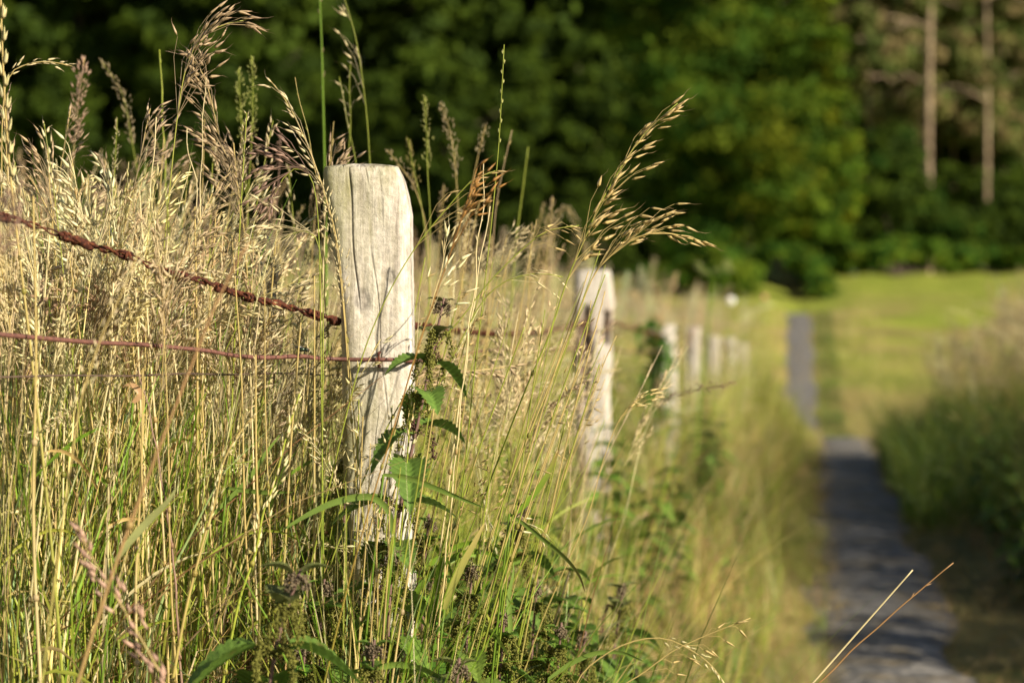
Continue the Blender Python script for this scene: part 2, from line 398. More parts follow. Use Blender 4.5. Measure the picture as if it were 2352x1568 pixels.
# ------------------------------------------------------------------ templates and fields of grass
def make_template(kind, r, H=1.0, lean=.1, col=CREAM, tip=PURP, low=YGREEN, high=STRAW, t0=.78, thick=.0014, leafn=2, dens=1., segs=9, nod=0., hs=1.45):
    mb = MB()
    an = r.uniform(0, 2*pi); l = lean*r.uniform(.3, 1.4)
    z = np.linspace(0, 1, 7); off = l*z**2.2
    top = A([math.cos(an), math.sin(an), 0])
    pts = np.stack([top[0]*off, top[1]*off, z*H], -1)
    if nod:
        k = sm(z, .7, 1); pts[:, 2] -= nod*.30*k*k; pts[:, :2] += top[:2]*(nod*.35*k**1.5)[:, None]
    pts[1:, :2] += r.normal(size=(6, 2))*.006
    c = resample(pts, 40)
    if kind == 'bare': c = wiggle(c, .0022, r)
    cs = c[::max(1, 40//segs)]; cs = np.vstack([cs, c[-1]])
    rad = np.linspace(thick, thick*.35, len(cs)); tube(mb, cs, rad, 4, stem_cols(len(cs), low, high, .62))
    head(mb, c, t0, kind, hs, col, tip, dens, r, awn=.006)
    for k in range(leafn):
        i = int(r.uniform(.12, .6)*39); p = c[i]; ang = r.uniform(0, 2*pi); L = r.uniform(.12, .28)*H; up = r.uniform(.5, 1.2); dro = r.uniform(.3, 1.1)
        s_ = np.linspace(0, 1, 7)[:, None]; o = A([[math.cos(ang), math.sin(ang), 0]])
        lc = p+o*L*s_*.7+A([[0, 0, 1]])*L*(up*s_-dro*s_**2.)
        w = .0055*np.sin(pi*np.clip(np.linspace(.12, 1, 7), 0, 1))**.7+.0004
        blade(mb, lc, w, jit(low if r.uniform() < .6 else high*.9, .15, r), twist=r.uniform(-1, 1))
    return mb.arrays()

def make_tuft(r, n=12, H=.5, colr=(GREEN, YGREEN, STRAW), w0=.004, spread=.35, rad=.05, seg=6):
    mb = MB()
    for k in range(n):
        ang = r.uniform(0, 2*pi); o = A([[math.cos(ang), math.sin(ang), 0]]); L = H*r.uniform(.5, 1.15); b = A([[r.normal()*rad, r.normal()*rad, 0]])
        s_ = np.linspace(0, 1, seg)[:, None]; sp = spread*r.uniform(.3, 1.5); dr = r.uniform(0, .5)
        lc = b+o*L*sp*s_**1.6+A([[0, 0, 1]])*L*(s_-dr*s_**2.6)
        w = w0*r.uniform(.6, 1.3)*(1-np.linspace(0, 1, seg)**2.2)+.0003
        blade(mb, lc, w, jit(colr[r.integers(len(colr))], .18, r), twist=r.uniform(-.8, .8))
    return mb.arrays()

def place(mb, tmpl, pos, rot, scale, lean=None, tint=None, r=rng):
    """copy template arrays to each pos (k,3); lean (k,2) shears the top sideways per metre"""
    which = r.integers(len(tmpl), size=len(pos))
    for w, (V, Q, T, K) in enumerate(tmpl):
        idx = np.where(which == w)[0]
        if not len(idx): continue
        c, s = np.cos(rot[idx]), np.sin(rot[idx]); sc = scale[idx]
        X = (V[None, :, 0]*c[:, None]-V[None, :, 1]*s[:, None])*sc[:, None]
        Y = (V[None, :, 0]*s[:, None]+V[None, :, 1]*c[:, None])*sc[:, None]
        Z = V[None, :, 2]*sc[:, None]
        if lean is not None:
            Z2 = np.maximum(Z, 0)
            X = X+lean[idx, 0][:, None]*Z2*(.5+.5*V[None, :, 2]); Y = Y+lean[idx, 1][:, None]*Z2*(.5+.5*V[None, :, 2])
        VV = np.stack([X+pos[idx, 0][:, None], Y+pos[idx, 1][:, None], Z+pos[idx, 2][:, None]], -1)
        n = len(V); off = (np.arange(len(idx))*n)[:, None, None]
        KK = np.repeat(K[None], len(idx), 0)
        if tint is not None: KK = KK*tint[idx][:, None, :]
        mb.add(VV.reshape(-1, 3), (Q[None]+off).reshape(-1, 4) if len(Q) else None, (T[None]+off).reshape(-1, 3) if len(T) else None, np.clip(KK.reshape(-1, 3), 0, .95))

def tints(n, a=.12, r=rng):
    t = 1+r.normal(size=(n, 1))*a; return np.clip(t*(1+r.normal(size=(n, 3))*a*.35), .5, 1.5)

r1 = np.random.default_rng(11)
T_oat = [make_template('oat', r1, lean=.14, col=CREAM if i % 3 else TAN*1.2, tip=[STRAW, PURP, STRAW*.8][i % 3], low=[YGREEN, GREEN, YGREEN*.8, STRAW][i % 4], high=STRAW, t0=.74, dens=.75, nod=[0, .1, .4, 0][i % 4]) for i in range(14)]
T_oatg = [make_template('oat', r1, lean=.10, col=CREAM*.9, tip=TAN, low=GREEN, high=YGREEN, t0=.78, nod=[0, .3][i % 2], dens=.8) for i in range(6)]
T_plume = [make_template('plume', r1, lean=.16, col=[TAN, CREAM*.9, PINK][i % 3], tip=TAN*.8, low=YGREEN, high=STRAW, t0=.84, leafn=1, dens=.8, nod=[0, .5][i % 2]) for i in range(8)]
T_bare = [make_template('bare', r1, lean=.12, col=CREAM, low=[YGREEN, STRAW][i % 2], high=CREAM*.9, t0=.6, leafn=1) for i in range(6)]
T_dense = [make_template('dense', r1, lean=.15, col=CREAM*1.05, tip=STRAW, low=YGREEN, high=YGREEN*1.1, t0=.8, leafn=1, nod=[.2, .7][i % 2], dens=.8) for i in range(5)]
T_low = [make_template('plume', r1, lean=.16, col=[TAN, CREAM*.9][i % 2], tip=TAN*.8, low=YGREEN, high=STRAW, t0=.8, leafn=2, dens=.30, segs=5, hs=2.8, nod=[0, .5][i % 2]) for i in range(8)]
for a in T_low:      # coarse far heads: fatter seeds
    pass
T_straw = [make_tuft(r1, 9, 1.0, (STRAW, CREAM*.85, YGREEN*1.1, STRAW*.9, YGREEN), .0042, .16, .03, 5) for i in range(8)]
T_fluff = [make_template('plume', r1, lean=.16, col=[CREAM, TAN*1.35, CREAM*.9][i % 3], tip=CREAM*.8, low=YGREEN, high=STRAW, t0=.76, leafn=2, dens=.42, segs=5, nod=[0, .4][i % 2], hs=3.6) for i in range(7)]
T_mix = [make_tuft(r1, 9, 1.0, (YGREEN, GREEN*1.2, CREAM*.9, STRAW, YGREEN*.8, BLUEG, GREEN), .0044, .16, .03, 5) for i in range(8)]
T_big = [make_template('oat', r1, lean=.16, col=[CREAM*1.1, CREAM, TAN*1.3][i % 3], tip=[CREAM, PURP][i % 2], low=[YGREEN, GREEN][i % 2], high=STRAW, t0=.72, nod=[0, .2, .55][i % 3], dens=.9, hs=1.9) for i in range(7)]
T_green = [make_tuft(r1, 12, 1.0, (GREEN, YGREEN*.8, GREEN*1.3, BLUEG), .0065, .38, .04, 6) for i in range(8)]
T_yg = [make_tuft(r1, 12, 1.0, (YGREEN, YGREEN*.75, STRAW*.7, GREEN, YGREEN*.9), .006, .32, .04, 6) for i in range(8)]
T_dry = [make_tuft(r1, 10, 1.0, (DRYBR, STRAW*.8, TAN, STRAW), .005, .6, .05, 6) for i in range(6)]

def scatter(n, dlo, dhi, pxlo, pxhi, r, dpow=1.):
    d = dlo+(dhi-dlo)*r.uniform(size=n)**dpow; px = r.uniform(pxlo, pxhi, n); d = np.where(px < 760, np.maximum(d, np.interp(px, [-60, 850], [1.90, 2.34])+.02+.25*r.uniform(size=n)), d); x = d*(px-CX)/F
    return np.stack([x, d, ground_z(x, d)], -1), px

r2 = np.random.default_rng(5)
# (a) tall dry grass left of the first post, at the depth of focus and a little behind
def top_line(px):     # how high (photo row) the mass of heads reaches
    return np.interp(px, [-100, 0, 120, 250, 380, 480, 600, 700, 800, 900, 1000, 1120, 1250, 1500], [390, 360, 345, 385, 460, 515, 590, 625, 640, 700, 700, 760, 860, 1000])
def tall(mb, tm, n, dlo, dhi, pxlo, pxhi, spread, r, lean=(.05, 0), up=0):
    pos, px = scatter(n, dlo, dhi, pxlo, pxhi, r)
    ty = top_line(px)+np.abs(r.normal(size=n))*spread-up+r.uniform(-25, 25, n)
    ztop = EYE-pos[:, 1]*(ty-HY)/F
    H = np.clip(ztop-pos[:, 2], .12, 1.4)
    place(mb, tm, pos, r.uniform(0, 2*pi, n), H, np.stack([lean[0]+r.normal(size=n)*.08, lean[1]+r.normal(size=n)*.06], -1), tints(n, .13, r), r)
mb = MB()
tall(mb, T_oat, 100, 1.98, 2.6, -90, 380, 120, r2)
tall(mb, T_oat, 30, 2.0, 2.6, 350, 760, 120, r2)
tall(mb, T_big, 26, 1.98, 2.5, -110, 400, 70, r2, up=45)
tall(mb, T_big, 9, 2.0, 2.5, 400, 760, 110, r2, up=30)
tall(mb, T_plume, 50, 2.3, 3.0, -90, 760, 110, r2)
tall(mb, T_bare, 110, 1.95, 2.6, -90, 760, 170, r2)
tall(mb, T_mix, 110, 1.95, 2.5, -90, 760, 120, r2, lean=(.02, 0), up=-40)
tall(mb, T_dense, 45, 2.0, 2.6, -90, 700, 420, r2, up=-180)
tag(mb.build('dry_grass', M['seed']), 'thick dry seeding grass left of the leading post', 'grass', kind='stuff')
mb = MB()
tall(mb, T_plume, 200, 2.8, 4.6, -200, 1000, 110, r2, up=10)
tall(mb, T_oat, 45, 2.8, 4.2, -200, 900, 120, r2, up=0)
tall(mb, T_bare, 80, 2.8, 4.2, -200, 1000, 130, r2)
tall(mb, T_straw, 200, 2.4, 4.6, -200, 900, 130, r2, up=-60)
tall(mb, T_mix, 250, 2.4, 4.6, -200, 900, 130, r2, up=-110)
tag(mb.build('far_dry_grass', M['seed']), 'soft pale seeding grass behind the dry stalks and the fence wires', 'grass', kind='stuff')
# (b) straw stems and green blades filling the lower part
mb = MB()
tall(mb, T_mix, 380, 1.95, 2.9, -120, 800, 200, r2, up=-170)
tall(mb, T_mix, 26, 1.98, 2.2, 755, 960, 120, r2, up=-330)
tall(mb, T_green, 22, 1.98, 2.2, 755, 960, 120, r2, up=-480)
tall(mb, T_green, 150, 2.1, 3.4, -120, 840, 220, r2, up=-520)
tall(mb, T_dry, 110, 2.1, 3.4, -120, 840, 200, r2, up=-520)
tall(mb, T_dry, 46, 1.95, 2.5, -90, 760, 260, r2, up=-260)
tall(mb, T_green, 130, 2.15, 3.4, 780, 1450, 160, r2, up=-430)
tall(mb, T_dry, 50, 2.2, 3.4, 780, 1450, 160, r2, up=-430)
tag(mb.build('grass_undergrowth', M['grass']), 'mixed straw and green blades crowding the foot of the fence', 'grass', kind='stuff')
# (c) right of the first post: finer, looser, greener
mb = MB()
tall(mb, T_oatg, 30, 2.3, 3.2, 950, 1200, 150, r2, lean=(.16, 0), up=60)
tall(mb, T_mix, 55, 2.3, 3.6, 960, 1420, 120, r2, lean=(.14, 0), up=-260)
tall(mb, T_plume, 60, 2.9, 4.6, 900, 1280, 110, r2, up=200)
tall(mb, T_oat, 24, 2.7, 4.2, 900, 1300, 120, r2, up=170)
tall(mb, T_bare, 26, 2.4, 3.5, 930, 1280, 140, r2, lean=(.12, 0), up=110)
tall(mb, T_mix, 60, 4.0, 4.85, 1270, 1440, 90, r2, up=-170)
tall(mb, T_low, 26, 4.0, 4.85, 1270, 1440, 90, r2, up=-60)
tag(mb.build('green_grass', M['seed']), 'loose greenish grass right of the leading post', 'grass', kind='stuff')

# (d) the verge along the fence, 4 to 18 m
def verge(mb, tm, n, ylo, yhi, ulo, uhi, hlo, hhi, r, ti=.14, ypow=1., lean=.06, tint0=1.):
    y = ylo+(yhi-ylo)*r.uniform(size=n)**ypow; u = r.uniform(ulo, uhi, n); x = pathx(y)+u
    pos = np.stack([x, y, ground_z(x, y)-.01], -1)
    place(mb, tm, pos, r.uniform(0, 2*pi, n), r.uniform(hlo, hhi, n), r.normal(size=(n, 2))*lean, tints(n, ti, r)*tint0, r)
mb = MB()
verge(mb, T_yg, 900, 4.2, 20, -1.6, -.55, .30, .55, r2)
verge(mb, T_straw, 350, 4.2, 20, -1.6, -.6, .35, .62, r2)
verge(mb, T_low, 900, 4.6, 22, -2.6, -.9, .5, .85, r2, ti=.25, tint0=.9)
verge(mb, T_low, 120, 5.5, 18, -.82, -.5, .35, .52, r2, ti=.2)
verge(mb, T_low, 1100, 6, 28, -7, -2, .62, .92, r2)
verge(mb, T_straw, 1100, 5, 28, -7, -1.6, .45, .75, r2)
verge(mb, T_fluff, 330, 5.2, 18, -2.2, -.72, .62, .84, r2, ti=.25)
verge(mb, T_fluff, 260, 14, 26, -5, -.8, .6, .85, r2, ti=.25)
tag(mb.build('verge_grass', M['seed']), 'pale seeding grass along the receding row of posts', 'grass', kind='stuff')
mb = MB()
verge(mb, T_yg, 1100, 3.0, 20, -1.2, -.30, .16, .42, r2, ti=.2)
verge(mb, T_dry, 1500, 2.6, 20, -.75, -.16, .05, .16, r2)
verge(mb, T_yg, 500, 2.6, 20, -.6, -.18, .05, .14, r2)
verge(mb, T_dry, 300, 3.0, 12, -1.0, -.40, .25, .42, r2)
verge(mb, T_dry, 900, 2.3, 9, -.62, -.12, .04, .12, r2, ypow=1.4)
verge(mb, T_green, 800, 2.3, 9, -.62, -.15, .04, .13, r2, ypow=1.4)
verge(mb, T_yg, 900, 7, 20, -.8, -.2, .06, .2, r2)
verge(mb, T_dry, 160, 2.3, 16, -.15, .15, .012, .03, r2)
verge(mb, T_green, 160, 3, 9, -.65, -.28, .08, .22, r2, tint0=.7)
verge(mb, T_dry, 130, 3, 9, -.65, -.28, .10, .20, r2)
verge(mb, T_dry, 900, 2.3, 16, -.32, -.11, .03, .09, r2, ypow=1.2)
verge(mb, T_dry, 500, 2.3, 18, .12, .32, .025, .07, r2, ypow=1.2)
verge(mb, T_yg, 260, 2.3, 16, -.28, -.15, .03, .09, r2, ypow=1.2)
tag(mb.build('bank_grass', M['grass']), 'short green and tan grass on the bank beside the path', 'grass', kind='stuff')
mb = MB()  # low layers below are tinted dark, painting the verge shade into their colour
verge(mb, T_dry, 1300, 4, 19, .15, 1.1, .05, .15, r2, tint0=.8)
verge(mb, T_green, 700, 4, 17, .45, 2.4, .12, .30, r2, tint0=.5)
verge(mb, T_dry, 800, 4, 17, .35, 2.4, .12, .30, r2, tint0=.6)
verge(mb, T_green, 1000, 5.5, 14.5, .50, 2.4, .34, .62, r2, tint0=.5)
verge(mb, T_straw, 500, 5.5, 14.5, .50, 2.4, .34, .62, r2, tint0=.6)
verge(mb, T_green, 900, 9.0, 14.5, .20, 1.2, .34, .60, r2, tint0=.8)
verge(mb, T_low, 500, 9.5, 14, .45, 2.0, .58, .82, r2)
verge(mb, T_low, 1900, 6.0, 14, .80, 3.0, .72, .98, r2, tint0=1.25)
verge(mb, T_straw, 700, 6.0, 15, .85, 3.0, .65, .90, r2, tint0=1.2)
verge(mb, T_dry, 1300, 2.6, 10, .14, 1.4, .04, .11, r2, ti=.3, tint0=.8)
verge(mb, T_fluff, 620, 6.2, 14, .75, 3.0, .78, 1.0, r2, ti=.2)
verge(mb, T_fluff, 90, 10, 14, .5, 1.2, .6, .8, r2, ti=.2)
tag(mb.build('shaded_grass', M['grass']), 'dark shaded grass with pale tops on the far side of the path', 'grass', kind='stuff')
mb = MB()
verge(mb, T_straw, 1500, 29, 47, -3, -.25, .18, .42, r2)
verge(mb, T_straw, 1500, 29, 50, .95, 9, .08, .22, r2)
verge(mb, T_straw, 900, 29, 46, .66, 1.5, .20, .34, r2)
verge(mb, T_low, 300, 29, 46, .72, 1.6, .28, .38, r2)
verge(mb, T_low, 800, 29, 46, 1.5, 9, .2, .36, r2)
verge(mb, T_yg, 1700, 44, 61, .5, 12, .06, .16, r2, tint0=1.2)
verge(mb, T_dry, 500, 29, 47, -.45, -.24, .05, .12, r2)
verge(mb, T_green, 1600, 29, 46, .30, .66, .10, .20, r2, tint0=.6)  # dark tint paints the shaded strip along the far path's right side
verge(mb, T_yg, 1500, 29, 58, .95, 10, .06, .16, r2, tint0=1.2)
verge(mb, T_straw, 1300, 30, 44, -16, -2, .12, .28, r2)
verge(mb, T_low, 500, 30, 41, -16, -.8, .3, .5, r2, tint0=.8)
tag(mb.build('slope_grass', M['grass']), 'low grass on the sunlit slope across the dip', 'grass', kind='stuff')

# ------------------------------------------------------------------ single stalks that stand out
def ground_down(p0, p1):         # continue a traced stem down into the ground
    d = unit(p0-p1); s = np.clip(d[:2]/max(.2, -d[2]) if d[2] < -.05 else A([0, 0.]), -.45, .45)
    pts = []; p = p0.copy(); g = float(ground_z(p[0], p[1])); H = p[2]-g
    if H < .03: return []
    for f in (1., .66, .33):
        q = A([p0[0]+s[0]*H*f*(1-.35*f), p0[1]+s[1]*H*f*.5, p0[2]-H*f-(.02 if f == 1 else 0)]); pts.append(q)
    return pts
STALKS = []
def stalk(label, kind, pts, d, t=None, s=1., col=CREAM, tip=PURP, low=YGREEN, high=STRAW, r0=.0012, d1=None, dens=1., t0px=None, leaf=0, wig=0., name='grass_stalk', cat='grass stalk'):
    r = np.random.default_rng(len(STALKS)*13+3)
    n = len(pts); ds = np.linspace(d, d1 if d1 else d, n)
    W = [P(px, py, dd) for (px, py), dd in zip(pts, ds)]
    full = ground_down(W[0], W[1])+W
    c = resample(full, 110)
    if wig: c = wiggle(c, wig, r, 12)
    # the head starts at the traced point t (index into pts)
    k = W[t]; i0 = int(np.argmin(np.linalg.norm(c-k, axis=1)))
    t0 = i0/109
    sb = MB(); m = 60
    cc = resample(c, m); tube(sb, cc, np.linspace(r0, r0*.35, m), 6, stem_cols(m, low, high, .55))
    for f in (.25, .48, .68):      # nodes
        i = int(f*m); tg = unit(cc[i+1]-cc[i-1]); sb2 = cc[i]+tg*A([[-.0028], [-.0012], [.0012], [.0028]]); tube(sb, sb2, [r0*.8, r0*1.35, r0*1.35, r0*.8], 6, (DRYBR+low)/2)
    hb = MB(); head(hb, c, t0, kind, s, col, tip, dens, r)
    kids = [sb.build('stem', M['grass']), hb.build('seed_head', M['seed'])]
    for q in range(leaf):
        lb = MB(); i = int(r.uniform(.2, .5)*109); p = c[i]; ang = r.uniform(0, 2*pi); L = r.uniform(.14, .24)
        s_ = np.linspace(0, 1, 14)[:, None]; o = A([[math.cos(ang), math.sin(ang)*.5, 0]])
        lc = p+o*L*s_*.6+A([[0, 0, 1]])*L*(1.0*s_-.7*s_**2.2)
        blade(lb, lc, .006*np.sin(pi*np.linspace(.15, 1, 14))**.7+.0003, jit(low, .15, r), twist=r.uniform(-1, 1))
        kids.append(lb.build('leaf', M['grass']))
    e = root_at(kids, name, tuple(float(v) for v in full[0]))
    tag(e, label, cat, 'tall grass stalks standing above the mass')
    STALKS.append(e); return e

OL = YGREEN*.9+STRAW*.25
stalk('thick green gold ear at the very edge, taller than the frame', 'rye', [(70, 800), (42, 560), (25, 400), (14, 250), (8, 120), (4, -30)], 1.98, 2, 1.15, CREAM*.9, YGREEN, r0=.002)
stalk('short arching ear of pink gold seeds just below the tall edge ear', 'dense', [(5, 420), (8, 260), (22, 175), (60, 150), (110, 143), (166, 153)], 2.15, 2, .85, CREAM, PURP, dens=1.1)
stalk('tall stalk bowing over to the side above all others with purple brown plume', 'oat', [(340, 1050), (352, 820), (378, 560), (396, 380), (410, 260), (428, 160), (455, 100), (505, 62), (566, 48)], 2.2, 4, 1.15, TAN*1.15, PURP, low=GREEN, high=OL, dens=1.6)
stalk('arching plume meeting the tallest bowed stalk at its bend', 'oat', [(585, 900), (572, 700), (560, 520), (540, 400), (510, 335), (488, 240), (465, 165), (432, 128)], 2.3, 2, 1.15, TAN*1.15, PURP, high=STRAW, dens=1.4)
stalk('fuzzy pink tan plume standing upright over the dense dry grass', 'plume', [(150, 620), (165, 420), (172, 330), (182, 230), (196, 136)], 2.75, 2, 1.7, PINK*1.15, TAN, dens=1.2)
stalk('soft pale plume curving over from the side, nearest the pink one', 'plume', [(345, 640), (330, 480), (305, 330), (280, 210), (232, 140)], 2.95, 2, 1.15, TAN, CREAM, low=GREEN, high=YGREEN)
stalk('upright knobbly green spike, bare and blunt', 'bare', [(395, 760), (385, 500), (376, 290), (372, 200), (369, 115)], 2.6, 2, 1., YGREEN*1.2, STRAW, low=GREEN, high=YGREEN, r0=.0022, wig=.0008)
stalk('wavy white straw leaning across the purple plume stem', 'bare', [(318, 760), (330, 560), (348, 420), (356, 330), (362, 270)], 2.2, 2, 1., CREAM, CREAM, low=STRAW, high=CREAM, r0=.0016, wig=.0012)
stalk('thin crinkled straw left of the arching plume', 'bare', [(480, 800), (470, 600), (450, 430), (436, 350), (430, 297)], 2.2, 2, 1., CREAM, CREAM, low=STRAW, high=CREAM, wig=.0016)
stalk('thin dry straw running up through the arching plume', 'bare', [(465, 760), (460, 560), (462, 400), (468, 280), (472, 180)], 2.25, 2, .9, CREAM, CREAM, low=STRAW, high=CREAM, r0=.0011, wig=.001)
stalk('slim blurred green ear, shorter of the close pair', 'plume', [(575, 640), (566, 430), (558, 330), (553, 240), (549, 160)], 2.8, 2, 1.05, YGREEN*1.3+.06, TAN, low=GREEN, high=YGREEN)
stalk('slim blurred green ear, taller of the close pair', 'plume', [(560, 640), (572, 430), (578, 330), (582, 230), (579, 132)], 2.75, 2, 1.0, YGREEN*1.3+.06, TAN, low=GREEN, high=YGREEN)
stalk('thick bright green stem rising out of the frame behind the leading post', 'bare', [(752, 800), (746, 380), (743, 240), (740, 120), (735, -20)], 2.95, 2, 1.6, TAN, PURP, low=GREEN, high=GREEN*1.3, r0=.0026)
stalk('drooping top of a tall stalk behind the post, husks at its tip', 'oat', [(858, 600), (850, 376), (840, 240), (818, 90), (786, -20)], 2.75, 2, 1., CREAM*.9, TAN, low=GREEN, high=YGREEN, dens=.45)
stalk('ragged thin stalk behind the middle of the post top', 'bare', [(828, 600), (818, 376), (800, 290), (790, 230), (780, 178)], 2.75, 2, 1.3, CREAM, TAN, low=GREEN, high=YGREEN, dens=1.4)
stalk('short wispy stalk beside the ragged one behind the post top', 'sparse', [(800, 600), (800, 376), (806, 280), (803, 200), (806, 150)], 2.8, 2, .8, CREAM, TAN, low=GREEN, high=YGREEN)
stalk('leaning oat plume whose tip points away from the post top', 'oat', [(795, 760), (775, 560), (745, 440), (705, 330), (665, 245), (617, 180)], 2.25, 2, .9, CREAM*.95, PURP, high=STRAW, dens=.85)
stalk('thin stalk crossing the leaning oat plume', 'bare', [(745, 640), (735, 470), (718, 350), (695, 260), (679, 179)], 2.35, 2, 1., YGREEN*1.2, STRAW, r0=.001, wig=.001)
stalk('dark purple nodding head hanging beside the post top', 'oat', [(738, 900), (735, 640), (728, 470), (712, 400), (690, 384), (655, 405), (620, 468)], 2.12, 3, 1., PINK*.9, PURP*.8, low=GREEN, high=YGREEN, dens=1.6)
stalk('pale nodding head under the dark purple one against the post edge', 'oat', [(740, 1000), (742, 760), (738, 600), (722, 540), (690, 530), (645, 552)], 2.1, 3, 1., CREAM, PURP, low=GREEN, high=YGREEN, dens=.9)
stalk('reddish thin stem with a soft tip in the gap before the post', 'plume', [(615, 900), (622, 640), (634, 480), (642, 390), (646, 308)], 2.8, 3, .8, PINK, PURP, low=PINK*.8, high=PINK*.9)
stalk('pale fuzzy ear lying along the edge of the post', 'plume', [(800, 860), (788, 700), (772, 560), (752, 470), (730, 400)], 2.2, 1, 1.3, CREAM*.95, TAN)
stalk('single tall green stalk with a thin knobbly tip, right of the leading post', 'rye', [(1060, 1150), (1085, 900), (1110, 680), (1130, 500), (1145, 340), (1152, 220), (1158, 104)], 2.25, 4, .45, YGREEN+.1, STRAW, low=GREEN, high=YGREEN, r0=.0012)
stalk('tallest golden oat head reaching up and over the second post', 'oat', [(950, 1600), (1010, 1400), (1120, 1120), (1205, 900), (1265, 760), (1300, 650), (1340, 555), (1378, 470), (1420, 395), (1480, 308), (1556, 238)], 2.2, 5, 1.25, STRAW*1.2, PURP, low=GREEN, high=YGREEN, r0=.0014, dens=1.0, leaf=1)
stalk('golden oat head arching out level, its tip the farthest from the leading post', 'oat', [(1010, 1600), (1060, 1430), (1155, 1150), (1255, 900), (1325, 730), (1365, 630), (1400, 590), (1450, 550), (1520, 534), (1592, 550)], 2.2, 5, 1.25, STRAW*1.15, PURP, low=GREEN, high=STRAW, r0=.0014, dens=1.15)
stalk('slanting oat stalk crossing in front of the leading post', 'oat', [(760, 1100), (829, 829), (888, 683), (957, 565), (1034, 470), (1085, 415), (1138, 393)], 2.1, 3, .95, STRAW*1.25, PURP, low=YGREEN, high=YGREEN, dens=.55)
stalk('thin stalk with hanging spikelets reaching toward the second post', 'sparse', [(880, 1000), (1000, 800), (1060, 730), (1120, 652), (1196, 576), (1254, 532), (1330, 518)], 2.2, 4, 1.0, STRAW*1.2, PURP, low=YGREEN, high=YGREEN)
stalk('lower open stalk with pale hanging spikelets', 'sparse', [(1000, 900), (1060, 780), (1110, 690), (1163, 645), (1236, 628), (1292, 636)], 2.2, 3, 1.0, CREAM*1.1, STRAW, low=YGREEN, high=YGREEN)
stalk('close brown orange head bunched beside the post', 'oat', [(960, 800), (1000, 680), (1035, 580), (1062, 500), (1080, 440), (1096, 385)], 1.98, 2, .95, ORANGE, ORANGE, low=YGREEN, high=ORANGE, dens=1.0)
stalk('cream oat head with wide open husks beside the post edge', 'oat', [(930, 900), (958, 800), (985, 720), (1005, 650), (1020, 590), (1010, 530)], 2.15, 1, 1.25, CREAM*1.2, CREAM, low=STRAW, high=STRAW, dens=.75)
stalk('wavy white straw right of the orange head', 'bare', [(1062, 900), (1080, 740), (1095, 600), (1108, 470), (1114, 372)], 2.15, 2, 1., CREAM*1.1, CREAM, low=STRAW, high=CREAM*1.1, r0=.0012, wig=.0014)
stalk('straight pale straw with a broken tip beyond the wavy one', 'bare', [(1045, 1000), (1070, 820), (1095, 650), (1110, 560), (1126, 474)], 2.2, 2, 1., CREAM*1.1, CREAM, low=STRAW, high=CREAM, r0=.0016, wig=.0006)
stalk('olive blurred ear leaning over the post shoulder', 'plume', [(985, 640), (972, 500), (960, 430), (946, 370), (937, 318)], 2.8, 2, .9, STRAW*.9, YGREEN, low=GREEN, high=YGREEN)
stalk('straight olive ear between the two soft plumes behind the post', 'plume', [(985, 700), (988, 500), (982, 390), (980, 300), (975, 222)], 2.75, 2, .95, YGREEN+.08, STRAW, low=GREEN, high=YGREEN)
stalk('thick grey tan plume bent at its top behind the post', 'plume', [(1060, 700), (1054, 520), (1048, 410), (1036, 310), (1012, 238)], 2.9, 2, 1.15, TAN*1.05, CREAM)
stalk('pale plume leaning outward right of the grey tan one', 'plume', [(1060, 760), (1066, 560), (1082, 440), (1098, 360), (1116, 288)], 2.85, 3, 1., TAN*1.1, CREAM)
stalk('soft plume slanting off the post shoulder', 'plume', [(990, 700), (978, 520), (952, 430), (925, 390), (890, 345)], 2.8, 2, .95, TAN*1.1, CREAM)
stalk('faint slender stalk leaning from the tall green one', 'bare', [(1120, 760), (1130, 600), (1140, 470), (1155, 390), (1176, 300)], 2.8, 2, 1.3, STRAW, STRAW, low=YGREEN, high=TAN, r0=.0016)
stalk('blurred green needle against the dark wood', 'bare', [(1170, 760), (1180, 620), (1187, 540), (1200, 440), (1213, 338)], 3.1, 2, 1., YGREEN, STRAW, low=GREEN, high=YGREEN, r0=.0020)
stalk('bent pale plume folding over just before the second post', 'plume', [(1230, 820), (1245, 700), (1262, 600), (1285, 490), (1302, 474), (1325, 520), (1345, 580)], 3.5, 2, 1.25, TAN, CREAM)
stalk('small faint spike between the needle and the folded plume', 'bare', [(1255, 760), (1260, 640), (1264, 560), (1266, 500), (1268, 455)], 3.3, 2, 1.5, TAN, STRAW, low=GREEN, high=TAN, r0=.0016)
stalk('cream seeded ear rising out of the undergrowth below the barbed wire', 'dense', [(505, 1600), (549, 1378), (586, 1269), (604, 1177), (625, 1120), (641, 1067), (659, 994), (688, 904)], 2.05, 2, 1.1, CREAM*1.1, STRAW, low=YGREEN*1.2, high=YGREEN*1.3, r0=.0020, dens=1.0)
stalk('yellow stemmed ear leaning beside the cream seeded one', 'dense', [(388, 1600), (428, 1389), (469, 1232), (494, 1148), (513, 1060), (545, 1000), (586, 950)], 2.0, 2, .85, CREAM*1.1, STRAW, low=A([.5, .44, .10]), high=STRAW, r0=.0022, dens=.8)
stalk('side branch of green seeds curving off the yellow stemmed ear', 'dense', [(300, 1300), (350, 1200), (410, 1140), (470, 1090), (530, 1066), (580, 1060)], 2.0, 2, .55, YGREEN+.15, STRAW, low=YGREEN, high=YGREEN)
stalk('big close pink cream ear slanting down in the corner', 'dense', [(420, 1700), (380, 1580), (340, 1500), (300, 1430), (255, 1355), (215, 1290), (176, 1212)], 1.72, 1, 1.35, PINK*1.4, PURP, dens=1.4, r0=.0016)
stalk('close blurred cream ear hanging across the plain wire', 'dense', [(150, 1150), (185, 920), (210, 840), (234, 770), (262, 710), (290, 650), (320, 574)], 1.72, 1, .85, CREAM, PINK, r0=.0014, dens=.8)
